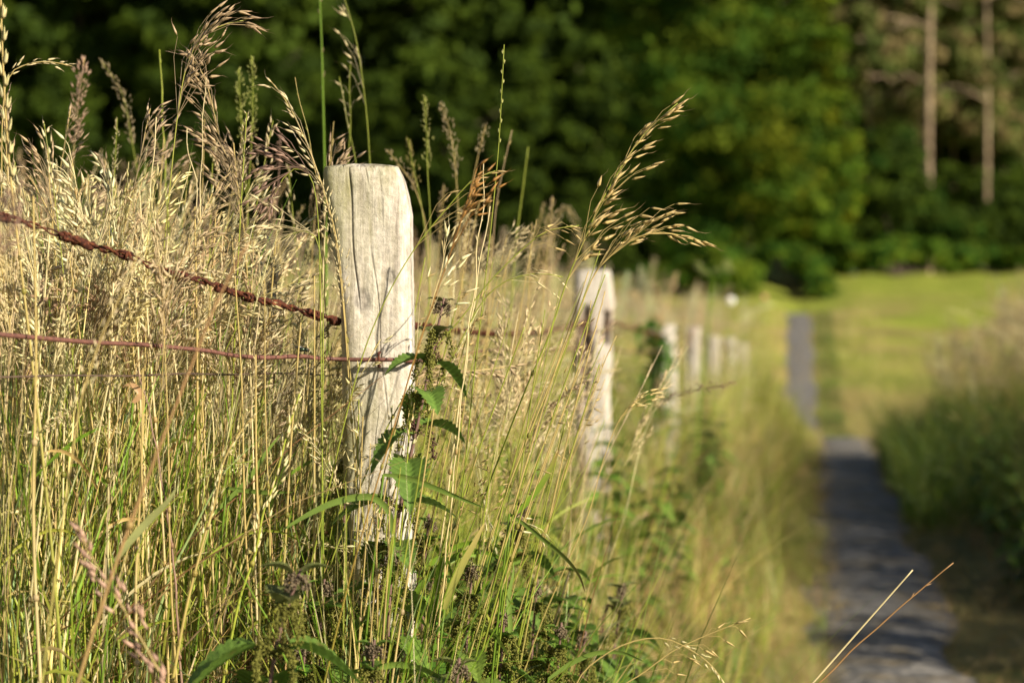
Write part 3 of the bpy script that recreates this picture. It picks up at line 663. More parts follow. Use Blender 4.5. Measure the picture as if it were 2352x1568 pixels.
stalk('close blurred pink plume at the edge above the barbed wire', 'plume', [(-10, 700), (5, 600), (18, 540), (28, 490), (36, 440)], 1.45, 1, 1.7, PINK, PURP, dens=1.3)
stalk('close blurred golden green blade crossing the barbed wire', 'bare', [(470, 760), (500, 690), (525, 640), (545, 600), (575, 555)], 1.65, 1, 1.6, ORANGE+.1, ORANGE, low=STRAW, high=ORANGE+.08, r0=.0022)
stalk('nodding cream fog grass ear low beside the leading post', 'plume', [(800, 1400), (790, 1260), (775, 1130), (745, 1060), (715, 1010), (680, 983)], 2.15, 2, 1.35, CREAM, TAN, low=GREEN, high=YGREEN, dens=1.3)
stalk('reddish bare stem running down through the low grass', 'bare', [(425, 1700), (410, 1500), (398, 1300), (375, 1130), (345, 960), (318, 850)], 2.05, 4, 1., PINK, PINK, low=PINK*.9, high=PINK, r0=.0018, wig=.0006)
stalk('small golden oat head alone in front of the second post foot', 'oat', [(1180, 1620), (1240, 1440), (1300, 1300), (1352, 1180), (1385, 1060), (1420, 968), (1446, 935), (1482, 902)], 2.35, 5, .8, STRAW*1.3, CREAM, low=YGREEN, high=STRAW, dens=.6, r0=.0011)
stalk('leaning pale stalk bare of seeds, left of the small golden head', 'bare', [(1120, 1620), (1180, 1440), (1260, 1200), (1320, 1010), (1370, 880), (1415, 770)], 2.3, 4, 1., STRAW, STRAW, low=YGREEN, high=STRAW, r0=.0011, wig=.0006)
stalk('thin golden stalk with husks below the level arching head', 'sparse', [(1080, 1620), (1140, 1400), (1230, 1130), (1300, 930), (1340, 800), (1358, 690)], 2.3, 3, .8, STRAW*1.2, PURP, low=A([.4, .34, .08]), high=STRAW, r0=.0012)
stalk('straight pale stick slanting over the path, cut off blunt', 'bare', [(1760, 1690), (1870, 1568), (1930, 1500), (2010, 1409), (2098, 1309)], 2.25, 3, .3, CREAM, CREAM, low=CREAM*.95, high=CREAM, r0=.0021, dens=.05, name='dry_stick')
stalk('brown green stalk with a few husks slanting over the path', 'bare', [(1780, 1670), (1885, 1568), (1990, 1465), (2060, 1405), (2120, 1350), (2160, 1320), (2192, 1293)], 2.25, 3, 1.2, ORANGE+.12, PURP, low=YGREEN, high=ORANGE+.06, r0=.0017, wig=.0006, dens=.8)
stalk('low dry oat stalk stretching out level toward the path', 'sparse', [(1330, 1720), (1400, 1600), (1480, 1545), (1540, 1500), (1600, 1470), (1660, 1445), (1725, 1420)], 2.2, 2, 1., STRAW*1.2, PURP, low=YGREEN, high=STRAW)
stalk('low cream ear arching down into the lower edge near the path', 'dense', [(1330, 1560), (1400, 1498), (1470, 1470), (1530, 1468), (1590, 1495), (1640, 1535), (1690, 1610)], 2.05, 3, .8, CREAM*.9, YGREEN, dens=.9)
stalk('sparse oat head bowed over low in the green stems', 'sparse', [(1020, 1620), (1065, 1440), (1110, 1310), (1150, 1215), (1195, 1200), (1240, 1215), (1275, 1250)], 2.2, 2, 1.1, CREAM*1.1, PURP, low=GREEN, high=YGREEN)
r3 = np.random.default_rng(23)
for k in range(46):      # the fan of green stems right of the post
    bx = r3.uniform(800, 1180); sl = r3.uniform(.10, .42)*(.6+.5*(bx-800)/380); ty = r3.uniform(560, 1050); d = r3.uniform(2.1, 2.6)
    H = 1620-ty; tx = min(bx+H*sl, 1230. if k % 5 == 3 else 1390.); sl = (tx-bx)/H
    kd = ['bare', 'bare', 'sparse', 'oat', 'bare'][k % 5]
    lowc = [GREEN, YGREEN*.8, GREEN*1.2, GREEN*.9][k % 4]
    stalk('slender green stem in the fan leaning right of the leading post', kd, [(bx, 1620), (bx+H*sl*.28, 1620-H*.33), (bx+H*sl*.62, 1620-H*.67), (tx, ty)], d, 2 if kd != 'oat' else 2, .8, STRAW*1.1, PURP, low=lowc, high=YGREEN if k % 3 else STRAW, r0=r3.uniform(.0009, .0017), dens=.4, leaf=k % 2)
    STALKS[-1]['group'] = 'green stems fanning out beside the post'
for k in range(64):      # straight straws in the left mass
    bx = r3.uniform(-20, 740); d = float(np.interp(bx, [-60, 850], [1.9, 2.3]))+(r3.uniform(.01, .3) if k % 8 else -.06); ty = r3.uniform(420, 900); H = 1620-ty; tx = bx+H*r3.normal()*.07
    stalk('straight straw in the thick dry grass left of the post', ['bare', 'oat', 'bare', 'dense'][k % 4], [(bx, 1620), ((bx*2+tx)/3+r3.normal()*6, 1620-H*.35), ((bx+tx*2)/3, 1620-H*.7), (tx, ty)], d, 2, .8, CREAM, STRAW, low=[YGREEN, STRAW, A([.42, .42, .22]), CREAM*.9, GREEN][k % 5], high=[STRAW, CREAM][k % 2], r0=r3.uniform(.0012, .0026), dens=.6)
    STALKS[-1]['group'] = 'straws in the thick dry grass'

for k in range(20):
    bx = r3.uniform(770, 900); ty = r3.uniform(860, 1180); H = 1620-ty; tx = bx+H*r3.uniform(-.05, .30)
    stalk('green stem rising across the lower half of the leading post', ['bare', 'sparse', 'dense', 'bare'][k % 4], [(bx, 1620), ((bx*2+tx)/3, 1620-H*.35), ((bx+tx*2)/3+4, 1620-H*.7), (tx, ty)], r3.uniform(1.98, 2.22), 2, .8, CREAM, STRAW, low=[GREEN, YGREEN, CREAM*.8][k % 3], high=[YGREEN, STRAW][k % 2], r0=r3.uniform(.0011, .002), dens=.6)
    STALKS[-1]['group'] = 'stems crossing the leading post'
for k in range(34):
    bx = r3.uniform(-10, 735); ty = r3.uniform(215, 430)+.06*bx; d = float(np.interp(bx, [-60, 850], [1.95, 2.36]))+r3.uniform(.0, .7)
    H = 760-ty; tx = bx+H*r3.normal()*.16; kd = ['oat', 'plume', 'oat', 'bare', 'dense', 'oat'][k % 6]
    stalk('seeding stalk reaching above the dry grass against the dark wood', kd, [(bx, 780), ((bx*2+tx)/3+r3.normal()*5, 780-H*.36), ((bx*1+tx*2)/3, 780-H*.68), (tx+(tx-bx)*.12, ty+20*(k % 3 == 0))], d, 2 if kd in ('plume', 'dense', 'oat') else 1, r3.uniform(.8, 1.15), [TAN*1.2, CREAM*.95, TAN*1.1+.05][k % 3], [PURP, TAN, PURP][k % 3], low=[GREEN, YGREEN][k % 2], high=[STRAW, YGREEN, STRAW][k % 3], r0=r3.uniform(.0010, .0017), dens=.9)
    STALKS[-1]['group'] = 'seeding stalks above the dry grass'
for k in range(16):
    bx = r3.uniform(950, 1290); ty = r3.uniform(400, 600); H = 900-ty; tx = bx+H*r3.uniform(-.02, .22); kd = ['plume', 'oat', 'plume', 'bare'][k % 4]
    stalk('soft seeding stalk in the looser grass between the first two posts', kd, [(bx, 900), ((bx*2+tx)/3, 900-H*.36), ((bx+tx*2)/3, 900-H*.70), (tx, ty)], r3.uniform(2.4, 3.4), 2, 1., [TAN*1.1, CREAM*.9][k % 2], TAN, low=GREEN, high=STRAW, r0=.0012, dens=.8)
    STALKS[-1]['group'] = 'soft stalks between the first two posts'
# broad single leaves
def leafblade(label, pts, d, w, col, d1=None, twist=0.4, tipc=None):
    ds = np.linspace(d, d1 or d, len(pts)); W = [P(a, b, dd) for (a, b), dd in zip(pts, ds)]
    w = w*.48; c = resample(W, 26); mb = MB(); t = np.linspace(0, 1, 26)
    ww = w*np.clip(np.sin(pi*np.clip(t*.88+.12, 0, 1))**.6, .03, 1)
    K = col[None]*(1-t[:, None]**3)+(tipc if tipc is not None else col)[None]*t[:, None]**3
    blade(mb, c, ww, K, side=A([0.15, .95, .25]), fold=.3, twist=twist)
    o = mb.build('leaf', M['grass']); sb = MB(); full = ground_down(W[0], W[0]+unit(A([.12, .02, 1.])))+[W[0]]; tube(sb, resample(full, 16), .0011, 5, GREEN)
    e = root_at([o, sb.build('stem', M['grass'])], 'grass_shoot', tuple(float(v) for v in full[0])); tag(e, label, 'grass shoot', 'broad single grass leaves')
BG = A([.20, .30, .06])
leafblade('broad green leaf bending over to the side in front of the post', [(905, 1240), (893, 1175), (870, 1150), (843, 1140), (780, 1150), (720, 1175), (643, 1220)], 2.05, .013, BG)
leafblade('long flat green leaf pointing down across the green stems', [(880, 1090), (930, 1095), (1000, 1120), (1060, 1145), (1112, 1166)], 2.08, .011, BG*1.1, twist=.2)
leafblade('curved dark green leaf rising off a stem over the second post foot', [(1175, 1185), (1200, 1165), (1230, 1130), (1260, 1085), (1285, 1030)], 2.2, .012, GREEN*1.2, tipc=DRYBR)
leafblade('long leaf drooping to a withered brown tip', [(1170, 1180), (1200, 1200), (1250, 1240), (1300, 1282), (1330, 1320), (1345, 1362)], 2.15, .010, BG, tipc=DRYBR)
leafblade('yellowed spotted leaf standing upright among the green stems', [(1020, 1400), (1040, 1345), (1065, 1290), (1090, 1245), (1113, 1200)], 2.1, .014, A([.34, .34, .08]), tipc=STRAW)
leafblade('wide green leaf stretched level along the lower edge', [(800, 1545), (860, 1535), (920, 1526), (980, 1540), (1040, 1580), (1070, 1620)], 2.0, .013, BG*1.1)
leafblade('pale close leaf slanting up through the straws in the corner', [(262, 1290), (300, 1240), (345, 1190), (385, 1150), (405, 1120)], 1.9, .013, A([.34, .36, .14]), twist=.2)
leafblade('dried curled orange leaf caught in the straws', [(305, 925), (322, 905), (312, 890), (296, 884), (280, 890)], 2.1, .012, ORANGE+.12, twist=1.2)
leafblade('short flat green leaf level in the low straws', [(520, 1120), (560, 1126), (610, 1130), (672, 1130)], 2.15, .010, BG*.9, twist=.2)
leafblade('green leaf slanting between straws under the cream ear', [(480, 1190), (520, 1150), (570, 1100), (610, 1040), (650, 990)], 2.15, .009, BG, twist=.3)
leafblade('upright broad green leaf right of the spotted leaf', [(1170, 1500), (1172, 1440), (1168, 1370), (1178, 1320), (1180, 1290)], 2.2, .010, BG, twist=.8)
leafblade('green leaf bowed out of the lowest nettles toward the path', [(1260, 1560), (1310, 1525), (1370, 1500), (1430, 1500), (1480, 1520)], 2.2, .011, BG, twist=.3)

# ------------------------------------------------------------------ nettles
def nettle_leaf(mb, base_, dirv, L, r, col):
    dirv = unit(dirv); side = unit(np.cross(dirv, A([0, 0, 1.]))+1e-5); up = np.cross(side, dirv)
    n = 37; t = np.linspace(0, 1, n); W = L*.36*(np.sin(pi*np.clip(t, 0, 1)**.62)**.9)
    saw = 1-.30*((t*9+.01) % 1.); W = W*saw+.0002
    drp = -.35*L*t**2.2
    rows = []
    cs = np.linspace(-1, 1, 9)
    for s in cs:
        quilt = .028*L*np.abs(np.sin((t-abs(s)*.22)*9*pi))*np.clip(np.sin(pi*t), 0, 1)*(abs(s) > .05)
        back = -abs(s)*.10*L*(1-t)*.8
        p = base_[None]+dirv[None]*(t*L+back)[:, None]+side[None]*(W*s)[:, None]+up[None]*(abs(s)*W*.45+quilt)[:, None]+A([[0, 0, 1]])*drp[:, None]
        rows.append(p)
    V = np.stack(rows, 1).reshape(-1, 3)
    i = np.arange(n-1)[:, None]*9; j = np.arange(8)[None]; Q = np.stack([i+j, i+j+1, i+j+10, i+j+9], -1).reshape(-1, 4)
    K = np.tile(col, (n*9, 1)); K.reshape(n, 9, 3)[:, 4] *= 1.35
    for m_ in range(n):
        if m_ % 4 == 0: K.reshape(n, 9, 3)[m_] *= 1.25
    K *= 1+r.normal(size=(len(K), 1))*.10
    for _ in range(2):
        h = V[r.integers(len(V))]; dd = np.linalg.norm(V-h, axis=1)/(L*r.uniform(.03, .08)); K = K*(1-np.exp(-dd**2)[:, None]*A([[.1, .45, .3]]))
    mb.add(V, Q, None, K)
def tassel(mb, p, dirv, L, r, col):
    c = resample(A([p, p+unit(dirv)*L*.5+A([0, 0, .1*L]), p+unit(dirv)*L*.75-A([0, 0, .45*L]), p+unit(dirv)*L*.8-A([0, 0, L])]), 16)
    tube(mb, c, .0007, 3, col*.8, cap=False); sp = Spikes()
    for k in range(int(L/.0003)):
        q = c[min(15, int(r.uniform(.05, 1)*16))]+r.normal(size=3)*.0017
        sp.add(q, r.normal(size=3), r.uniform(.0022, .0036), r.uniform(.002, .0032), jit(col, .2, r))
    sp.flush(mb, 3, 0, r)
def nettle(label, pts, d, nodes, s=1., seed=0, tl=.05, tas=True, purple=True, gcol=A([.125, .215, .04])):
    r = np.random.default_rng(seed+100); W = [P(a, b, d) for a, b in pts][::-1]
    W = ground_down(W[0], W[1])+W
    c = resample(W, 80); L = np.linalg.norm(np.diff(c, axis=0), axis=1).sum(); kids = []
    sb = MB(); sc = stem_cols(40, A([.16, .06, .05]), A([.20, .12, .10]), .5); tube(sb, resample(c, 40), np.linspace(.0032*s, .0012*s, 40), 6, sc); kids.append(sb.build('stem', M['stemn']))
    tb = MB(); visible_top = c[-1][2]
    for k in range(nodes):
        f = max(.04, 1-(.006+.026*k*s+.0011*k*k)/L); i = int(f*79); p = c[i]; a0 = (k % 2)*pi/2+r.uniform(-.35, .35)+.4
        big = min(1., .30+.20*k)
        for q in (0, 1):
            an = a0+q*pi; dv = A([math.cos(an), math.sin(an)*.85, r.uniform(-.35, .25) if k > 1 else .8])
            LL = tl*s*big*r.uniform(.85, 1.2); pe = p+unit(dv+A([0, 0, .5]))*LL*.28
            lb = MB(); tube(lb, np.stack([p, (p+pe)/2, pe]), .0009*s, 4, gcol*1.2, cap=False)
            nettle_leaf(lb, pe, dv-A([0, 0, .25]), LL, r, jit(gcol*(1. if k > 1 or not purple else .8)+(A([.04, -.01, .02]) if k < 2 and purple else 0), .14, r)); kids.append(lb.build('leaf', M['nettle']))
            if tas and k > 0:
                for z in range(2 if seed == 1 else 3): tassel(tb, p, A([math.cos(an+r.uniform(-1, 1)), math.sin(an+r.uniform(-1, 1)), .4]), s*r.uniform(.018, .034), r, (A([.32, .32, .08]) if r.uniform() < .88 or not purple else A([.22, .13, .10])))
            elif k == 0:
                for z in range(3): tassel(tb, p, A([r.normal(), r.normal(), 1.]), s*.010, r, A([.34, .27, .18]))
    if tb.n: kids.append(tb.build('flower_tassels', M['tassel']))
    e = root_at(kids, 'nettle', tuple(float(v) for v in W[0])); tag(e, label, 'nettle', 'nettles growing at the fence foot')
nettle('tallest nettle climbing the right edge of the leading post, purple topped', [(1020, 684), (1003, 765), (985, 850), (962, 960), (938, 1070), (918, 1170), (890, 1290), (860, 1420), (835, 1600)], 2.16, 14, 1.0, 1, .050)
nettle('nettle with broad serrated leaves in the lower corner left of the post', [(690, 1308), (668, 1370), (650, 1420), (632, 1490), (615, 1600)], 1.88, 8, 1.15, 2, .078)
nettle('nettle whose purple tip just shows at the lower edge', [(1055, 1512), (1050, 1560), (1040, 1640)], 1.98, 5, 1.1, 3, .06)
nettle('slightly blurred nettle standing behind the green stems', [(1203, 1160), (1190, 1230), (1170, 1310), (1150, 1400), (1130, 1500)], 2.45, 8, 1.0, 4, .06)
nettle('soft focus nettle in front of the second post foot', [(1432, 1340), (1425, 1400), (1415, 1460), (1400, 1600)], 2.8, 6, 1.1, 5, .06)
nettle('leafy nettle at the lower edge beside the arching cream ear', [(1345, 1450), (1340, 1500), (1335, 1600)], 2.5, 6, 1.2, 6, .065)
nettle('broad nettle leaves low between the post and the corner nettle', [(840, 1400), (830, 1460), (815, 1600)], 2.2, 6, 1.3, 7, .066, purple=False)
nettle('nettle hidden halfway behind the left side of the post', [(800, 1010), (795, 1090), (790, 1200), (780, 1400)], 2.42, 7, 1.0, 8, .055)
nettle('dark small nettle among the straws near the corner', [(560, 1480), (555, 1530), (550, 1600)], 2.3, 5, 1.1, 9, .06, purple=False)
nettle('pale green nettle among the stems low in the centre', [(1000, 1330), (990, 1400), (975, 1500), (960, 1600)], 2.45, 7, 1.15, 10, .066, purple=False, gcol=A([.13, .21, .04]))

for k, (px, ty, d) in enumerate([(745, 1330, 2.1), (905, 1255, 2.12), (985, 1180, 2.3), (1085, 1300, 2.15), (1160, 1400, 2.2), (1235, 1330, 2.4), (860, 1470, 1.98), (1290, 1430, 2.35), (700, 1480, 2.05)]):
    nettle(['small crowded nettle against the left foot of the leading post', 'small crowded nettle over the middle of the leading post foot', 'upright nettle just right of the leading post', 'bushy nettle low among the green stems', 'low nettle between the green stems and the second post', 'blurred nettle nearest the second post among the stems',
            'lowest nettle in front of the leading post', 'small nettle under the drooping brown tipped leaf', 'low nettle tucked beside the corner nettle'][k],
           [(px, ty), (px-6, ty+70), (px-12, ty+150), (px-20, 1660)], d, 8, .95, 20+k, .052, purple=bool(k % 4 == 1), gcol=A([.115+.02*(k % 2), .20+.03*(k % 3), .035]))
# leafy green weeds further along the bank, one mass
def weed_tmpl(r):
    mb = MB(); H = 1.
    c = resample(A([[0, 0, 0], [r.normal()*.03, r.normal()*.03, .5], [r.normal()*.08, r.normal()*.08, 1.]]), 12)
    tube(mb, c, np.linspace(.008, .003, 12), 4, A([.12, .10, .05]))
    for k in range(11):
        i = 11-k; an = (k % 2)*pi/2+r.uniform(-.4, .4)
        for q in (0, 1):
            a_ = an+q*pi; dv = A([math.cos(a_), math.sin(a_), r.uniform(-.3, .4)]); nettle_leaf(mb, c[i], dv, .19*min(1, .4+.15*k)*r.uniform(.8, 1.2), r, jit(A([.12, .20, .035]), .2, r))
    return mb.arrays()
T_weed = [weed_tmpl(r2) for i in range(5)]
mb = MB()
tall(mb, T_weed, 60, 2.5, 3.6, 820, 1500, 150, r2, up=-470)
tall(mb, T_weed, 30, 2.3, 3.4, -50, 800, 150, r2, up=-720)
verge(mb, T_weed, 45, 3.4, 9, -1.0, -.42, .2, .38, r2)
verge(mb, T_weed, 26, 3.4, 9, -.62, -.35, .10, .20, r2)
tag(mb.build('leafy_undergrowth', M['nettle']), 'low leafy green weeds filling in below the grass', 'undergrowth', kind='stuff')
mb = MB()
verge(mb, T_weed, 150, 6.5, 14, .42, 1.3, .26, .46, r2, tint0=.8)  # darker tint puts some of the shade into the leaf colour
tag(mb.build('dark_weeds', M['nettle']), 'dark bushy weeds in shade across the path', 'undergrowth', kind='stuff')

# ------------------------------------------------------------------ fence posts
def fdepth(px): return 2166./(1802.-px)
def post(label, left, right, d, thick, mat, seed, tilt=0., rough=.0015, cracks=(), knots=(), stains=(), split=0., group='weathered wooden fence posts'):
    """left/right: traced (px,py) outline from the top down, at depth d; the post is thick metres deep and runs into the ground"""
    r = np.random.default_rng(seed)
    lp = A([P(a, b, d) for a, b in left]); rp = A([P(a, b, d) for a, b in right])
    zt = max(lp[0][2], rp[0][2]); xm = (lp[-1][0]+rp[-1][0])/2; zb = float(ground_z(xm, d))-.05
    fx = np.linspace(-1, 1, 121); bx_ = np.linspace(1, -1, 15); sy_ = np.linspace(-.72, .72, 7)
    SX = np.concatenate([fx*(1-.0*fx), np.full(7, 1.0), bx_, np.full(7, -1.0)]); SY = np.concatenate([-1+.24*np.abs(fx)**9+.05*fx*fx, sy_, 1-.3*np.abs(bx_)**4, -sy_])
    nz = 170; nxx = len(SX); zs = np.linspace(1, 0, nz)
    def edge(pts, z): return np.interp(-z, -pts[:, 2], pts[:, 0])
    mb = MB(); rows = []; K = []
    for q in zs:
        z = zb+(zt-zb)*q; xl, xr = edge(lp, z), edge(rp, z); w = xr-xl; cx = (xl+xr)/2
        x = SX*w/2; y = SY*thick/2; ca = SX; an = np.arctan2(SY*.6, SX); front = SY < -.5
        br = np.clip((zt-z)/.012, 0, 1); x = x*(.93+.07*br**.5); y = y*(.93+.07*br**.5)
        bump_ = rough*(np.sin(z*23+SX*2)*.5+np.sin(z*61+SX*5+1)*.25)
        dep = np.zeros(nxx); col = np.ones(nxx)
        for (cpx0, cpy0, cpx1, cpy1, cw, cd) in cracks:
            p0 = P(cpx0, cpy0, d); p1 = P(cpx1, cpy1, d)
            if z <= p0[2] and z >= p1[2]:
                f = (p0[2]-z)/(p0[2]-p1[2]); xc = p0[0]*(1-f)+p1[0]*f+.0012*math.sin(z*60)-cx; fade = min(1, (1-f)*5, f*12+.4)
                g = np.exp(-((x-xc)/cw)**2)*front*fade; dep += cd*g; col *= 1-.6*g
        for (kx, ky, kr) in knots:
            kp = P(kx, ky, d); dd = np.hypot(x+cx-kp[0], (z-kp[2])*.8)/kr; g = np.exp(-(dd-1)**2*6)*front+np.exp(-dd**2*8)*front*.8; col *= 1-.5*np.clip(g, 0, 1); dep += .001*np.clip(g, 0, 1)
        c3 = np.repeat(np.clip(col, .12, 1)[:, None], 3, 1)
        for (sx_, sy2, srx, sry, sst) in stains:
            sp_ = P(sx_, sy2, d); g = np.exp(-((x+cx-sp_[0])/(srx*d/F))**2-((z-sp_[2])/(sry*d/F))**2)*front*sst*(.75+.25*math.sin(z*300)); c3 = c3*(1-g[:, None]*(1-A([[.42, .22, .14]])))
        yy = y+(bump_+dep)*np.where(front, 1, -1)
        rows.append(np.stack([cx+x+bump_*.6*np.sign(ca), d+thick/2+yy+0*x, np.full(nxx, z)+((zt-z) < .004)*r.normal(size=nxx)*.0008], -1)); K.append(c3)
    V = np.stack(rows).reshape(-1, 3); K = np.stack(K).reshape(-1, 3)
    i = np.arange(nz-1)[:, None]*nxx; j = np.arange(nxx)[None]; j2 = (j+1) % nxx
    Q = np.stack([i+j, i+j2, i+nxx+j2, i+nxx+j], -1).reshape(-1, 4)
    mb.add(V, Q, None, K)
    # sawn top, slightly hollow
    top = V[:nxx]; cen = top.mean(0); n0 = 0
    rings = [top*(1-f)+cen*f+A([0, 0, .0035*(1-(1-f)**2)+0.]) for f in (0., .25, .6)]+[cen[None]+A([[0, 0, .0035]])]
    TV = np.vstack(rings); qq = []
    for k in range(2):
        a_ = k*nxx; jj = np.arange(nxx); qq.append(np.stack([a_+jj, a_+(jj+1) % nxx, a_+nxx+(jj+1) % nxx, a_+nxx+jj], -1))
    jj = np.arange(nxx); tt = np.stack([2*nxx+jj, 2*nxx+(jj+1) % nxx, np.full(nxx, 3*nxx)], -1)
    mb.add(TV, np.vstack(qq), tt, (.8, .8, .8))
    o = mb.build('body', mat)
    o.data.transform(__import__('mathutils').Matrix.Translation((-xm, -d, -zb-.05)))
    e = empty('fence_post', (xm, d, zb+.05)); o.parent = e
    tag(e, label, 'fence post', group)
    return e
pmA = post_mat('silvered_wood', (.45, .72), 0., light=1.22)
pmB = post_mat('silvered_wood_rough', (.56, .84), 3.3, light=1.02)
posts = []
posts.append(post('nearest fence post, broad pale silvered wood with long cracks',
    [(738, 383), (745, 440), (757, 520), (768, 600), (780, 700), (783, 800), (785, 1000), (790, 1150), (815, 1370), (830, 1600)],
    [(918, 383), (926, 410), (936, 450), (943, 490), (945, 600), (946, 800), (946, 1000), (947, 1150), (950, 1370), (955, 1600)], 2.28, .075, pmA, 1,
    cracks=[(801, 384, 826, 730, .0007, .002), (872, 384, 880, 520, .0004, .0006), (855, 560, 893, 1000, .0005, .001), (842, 384, 846, 430, .0004, .0008)],
    knots=[(832, 690, .0062), (894, 634, .004)], stains=[(872, 828, 10, 9, .7), (874, 870, 7, 45, .35)]))
posts.append(post('second fence post, leaning and split with rust stained side, seen past the oat heads',
    [(1322, 628), (1318, 700), (1322, 760), (1318, 820), (1325, 900), (1320, 1000), (1328, 1100), (1330, 1250)],
    [(1405, 622), (1412, 700), (1404, 760), (1408, 830), (1402, 900), (1406, 1000), (1400, 1100), (1402, 1250)], 4.95, .08, pmB, 2, rough=.0022,
    cracks=[(1345, 700, 1350, 1000, .008, .02), (1392, 715, 1390, 800, .007, .015), (1380, 1040, 1378, 1180, .004, .01)], stains=[(1344, 748, 20, 34, 1.), (1396, 745, 12, 40, 1.), (1336, 820, 24, 45, .9), (1326, 900, 15, 110, .95), (1332, 1100, 20, 90, .8), (1322, 690, 9, 60, .7)]))
specs = [('third fence post, small, with a green climber at its edge', 1524, 747, 30, 7.6, .02),
         ('fourth fence post, narrow and pale', 1594, 751, 15, 10.25, -.03),
         ('fifth fence post, narrow, slightly lower than the fourth', 1638, 772, 17, 12.9, 0),
         ('sixth fence post, pale sliver between the fifth and seventh', 1676, 776, 14, 15.5, .02),
         ('last and smallest fence post of the row', 1706, 790, 12, 18.2, -.02)]
for k, (lb, px, py, hw_, d, ti) in enumerate(specs):
    hh = .62*F/d
    posts.append(post(lb, [(px-hw_, py), (px-hw_+ti*hh*.5, py+hh*.5), (px-hw_+ti*hh, py+hh)], [(px+hw_*.96, py+3), (px+hw_+ti*hh*.5, py+hh*.5), (px+hw_+ti*hh, py+hh)], d, .08, pmB, 10+k, rough=.0022, cracks=[(px-hw_*.5, py, px-hw_*.4, py+hh*.7, .006, .02)]))
# climber leaves on the third post
mb = MB(); r = np.random.default_rng(77)
c = resample(A([P(1520, 980, 7.5), P(1505, 900, 7.5), P(1515, 820, 7.5), P(1508, 750, 7.5)]), 40); tube(mb, c, .004, 4, A([.1, .1, .04]))
for k in range(150):
    p = c[r.integers(40)]+r.normal(size=3)*A([.025, .02, .02]); nettle_leaf(mb, p, r.normal(size=3), r.uniform(.03, .06), r, jit(A([.09, .20, .03]), .2, r))
tag(mb.build('climbing_plant', M['nettle']), 'bright green climber twining up the third post', 'climber')

# ------------------------------------------------------------------ wires
def wire_pts(tr):
    out = []
    for it in tr:
        if len(it) == 3: out.append(P(*it))
        else:
            px, py = it; d = fdepth(px) if px > 850 else np.interp(px, [-60, 850], [1.86, 2.3]); out.append(P(px, py, d))
    return out
def staple(p, k=0):
    mb = MB(); c = resample(A([p+A([0, .02, .007]), p+A([0, -.003, .006]), p+A([0, -.004, 0]), p+A([0, -.003, -.006]), p+A([0, .02, -.007])]), 14); tube(mb, c, .0014, 6)
    pr = posts[k]; o = mb.build('staple', M['rust']); o.data.transform(__import__('mathutils').Matrix.Translation([-v for v in pr.location])); o.parent = pr
far = [(7.6, 1524, 772, 803), (10.25, 1594, 775, 800), (12.9, 1638, 792, 812), (15.5, 1676, 795, 812), (18.2, 1706, 805, 822)]
bt = [(-80, 478), (0, 497), (60, 512), (140, 540), (215, 566), (300, 590), (350, 612), (400, 630), (455, 642), (510, 662), (560, 680), (640, 700), (700, 716), (748, 731), (800, 741, 2.36), (900, 745, 2.37), (960, 748), (1053, 760), (1145, 767), (1250, 762), (1350, 742, 4.93), (1405, 740), (1448, 753)]+[(px, a, d-.03) for d, px, a, b in far]
pt = [(-80, 760), (0, 768), (100, 777), (210, 786), (320, 791), (400, 798), (480, 806), (540, 817), (600, 821), (650, 820), (690, 817), (715, 821), (760, 824, 2.27), (830, 826, 2.265), (905, 826, 2.265), (943, 830, 2.27), (1000, 822), (1108, 806), (1181, 802), (1309, 800), (1350, 800, 4.93), (1402, 799), (1448, 809)]+[(px, b, d-.03) for d, px, a, b in far]
tw = [(-80, 866, 1.95), (0, 866, 1.96), (150, 862, 2.0), (300, 863, 2.05), (420, 858, 2.12), (520, 860, 2.2), (640, 857, 2.3), (760, 862, 2.42), (860, 868, 2.6), (1000, 872, 2.9), (1200, 868, 3.7), (1350, 862, 4.98), (1450, 850, 6.3), (1524, 845, 7.6)]
wb = resample(wire_pts(bt), 5200); Lw = np.r_[0, np.cumsum(np.linalg.norm(np.diff(wb, axis=0), axis=1))]
t_, a_, b_ = frames(wb); rr = np.random.default_rng(3)
strands = []
from_ = np.where(Lw < 1e9)[0]
nz_ = np.interp(np.arange(len(wb)), np.arange(0, len(wb), 5), 1+.24*rr.normal(size=len(np.arange(0, len(wb), 5))))
root_p = wb[0]; kids = []
for ph in (0, pi):
    mb = MB(); an = Lw/.044*2*pi+ph+.7*np.sin(Lw*31); cc = wb+(a_*np.cos(an)[:, None]+b_*np.sin(an)[:, None])*.0020
    rad = .00165*np.clip(nz_**2*(1+.35*rr.normal(size=len(wb))), .5, 2.2); tube(mb, cc, rad, 5); kids.append(mb.build('strand', M['rust']))
s = .04
while s < Lw[-1] and s < 6.:
    i = int(np.searchsorted(Lw, s)); p = wb[min(i, len(wb)-1)]; mb = MB(); tt, aa, bb = t_[min(i, 5199)], a_[min(i, 5199)], b_[min(i, 5199)]
    an = np.linspace(0, 5*pi, 26); ph = rr.uniform(0, 6)
    coil = p+tt[None]*(an/pi*.0022-.005)[:, None]+(aa[None]*np.cos(an+ph)[:, None]+bb[None]*np.sin(an+ph)[:, None])*.0036
    o1 = unit(np.cross(tt, coil[0]-p)+tt*.3); o2 = unit(np.cross(tt, coil[-1]-p)*1.+tt*-.3)
    coil = np.vstack([coil[0]+o1*.019, coil[0]+o1*.008, coil, coil[-1]+o2*.008, coil[-1]+o2*.019])
    rad = np.full(len(coil), .0013); rad[0] = rad[-1] = .0003; tube(mb, coil, rad, 5); kids.append(mb.build('barb', M['rust']))
    s += rr.uniform(.075, .10)
e = root_at(kids, 'barbed_wire', tuple(float(v) for v in root_p)); tag(e, 'rusty twisted barbed wire sagging to the leading post', 'barbed wire')
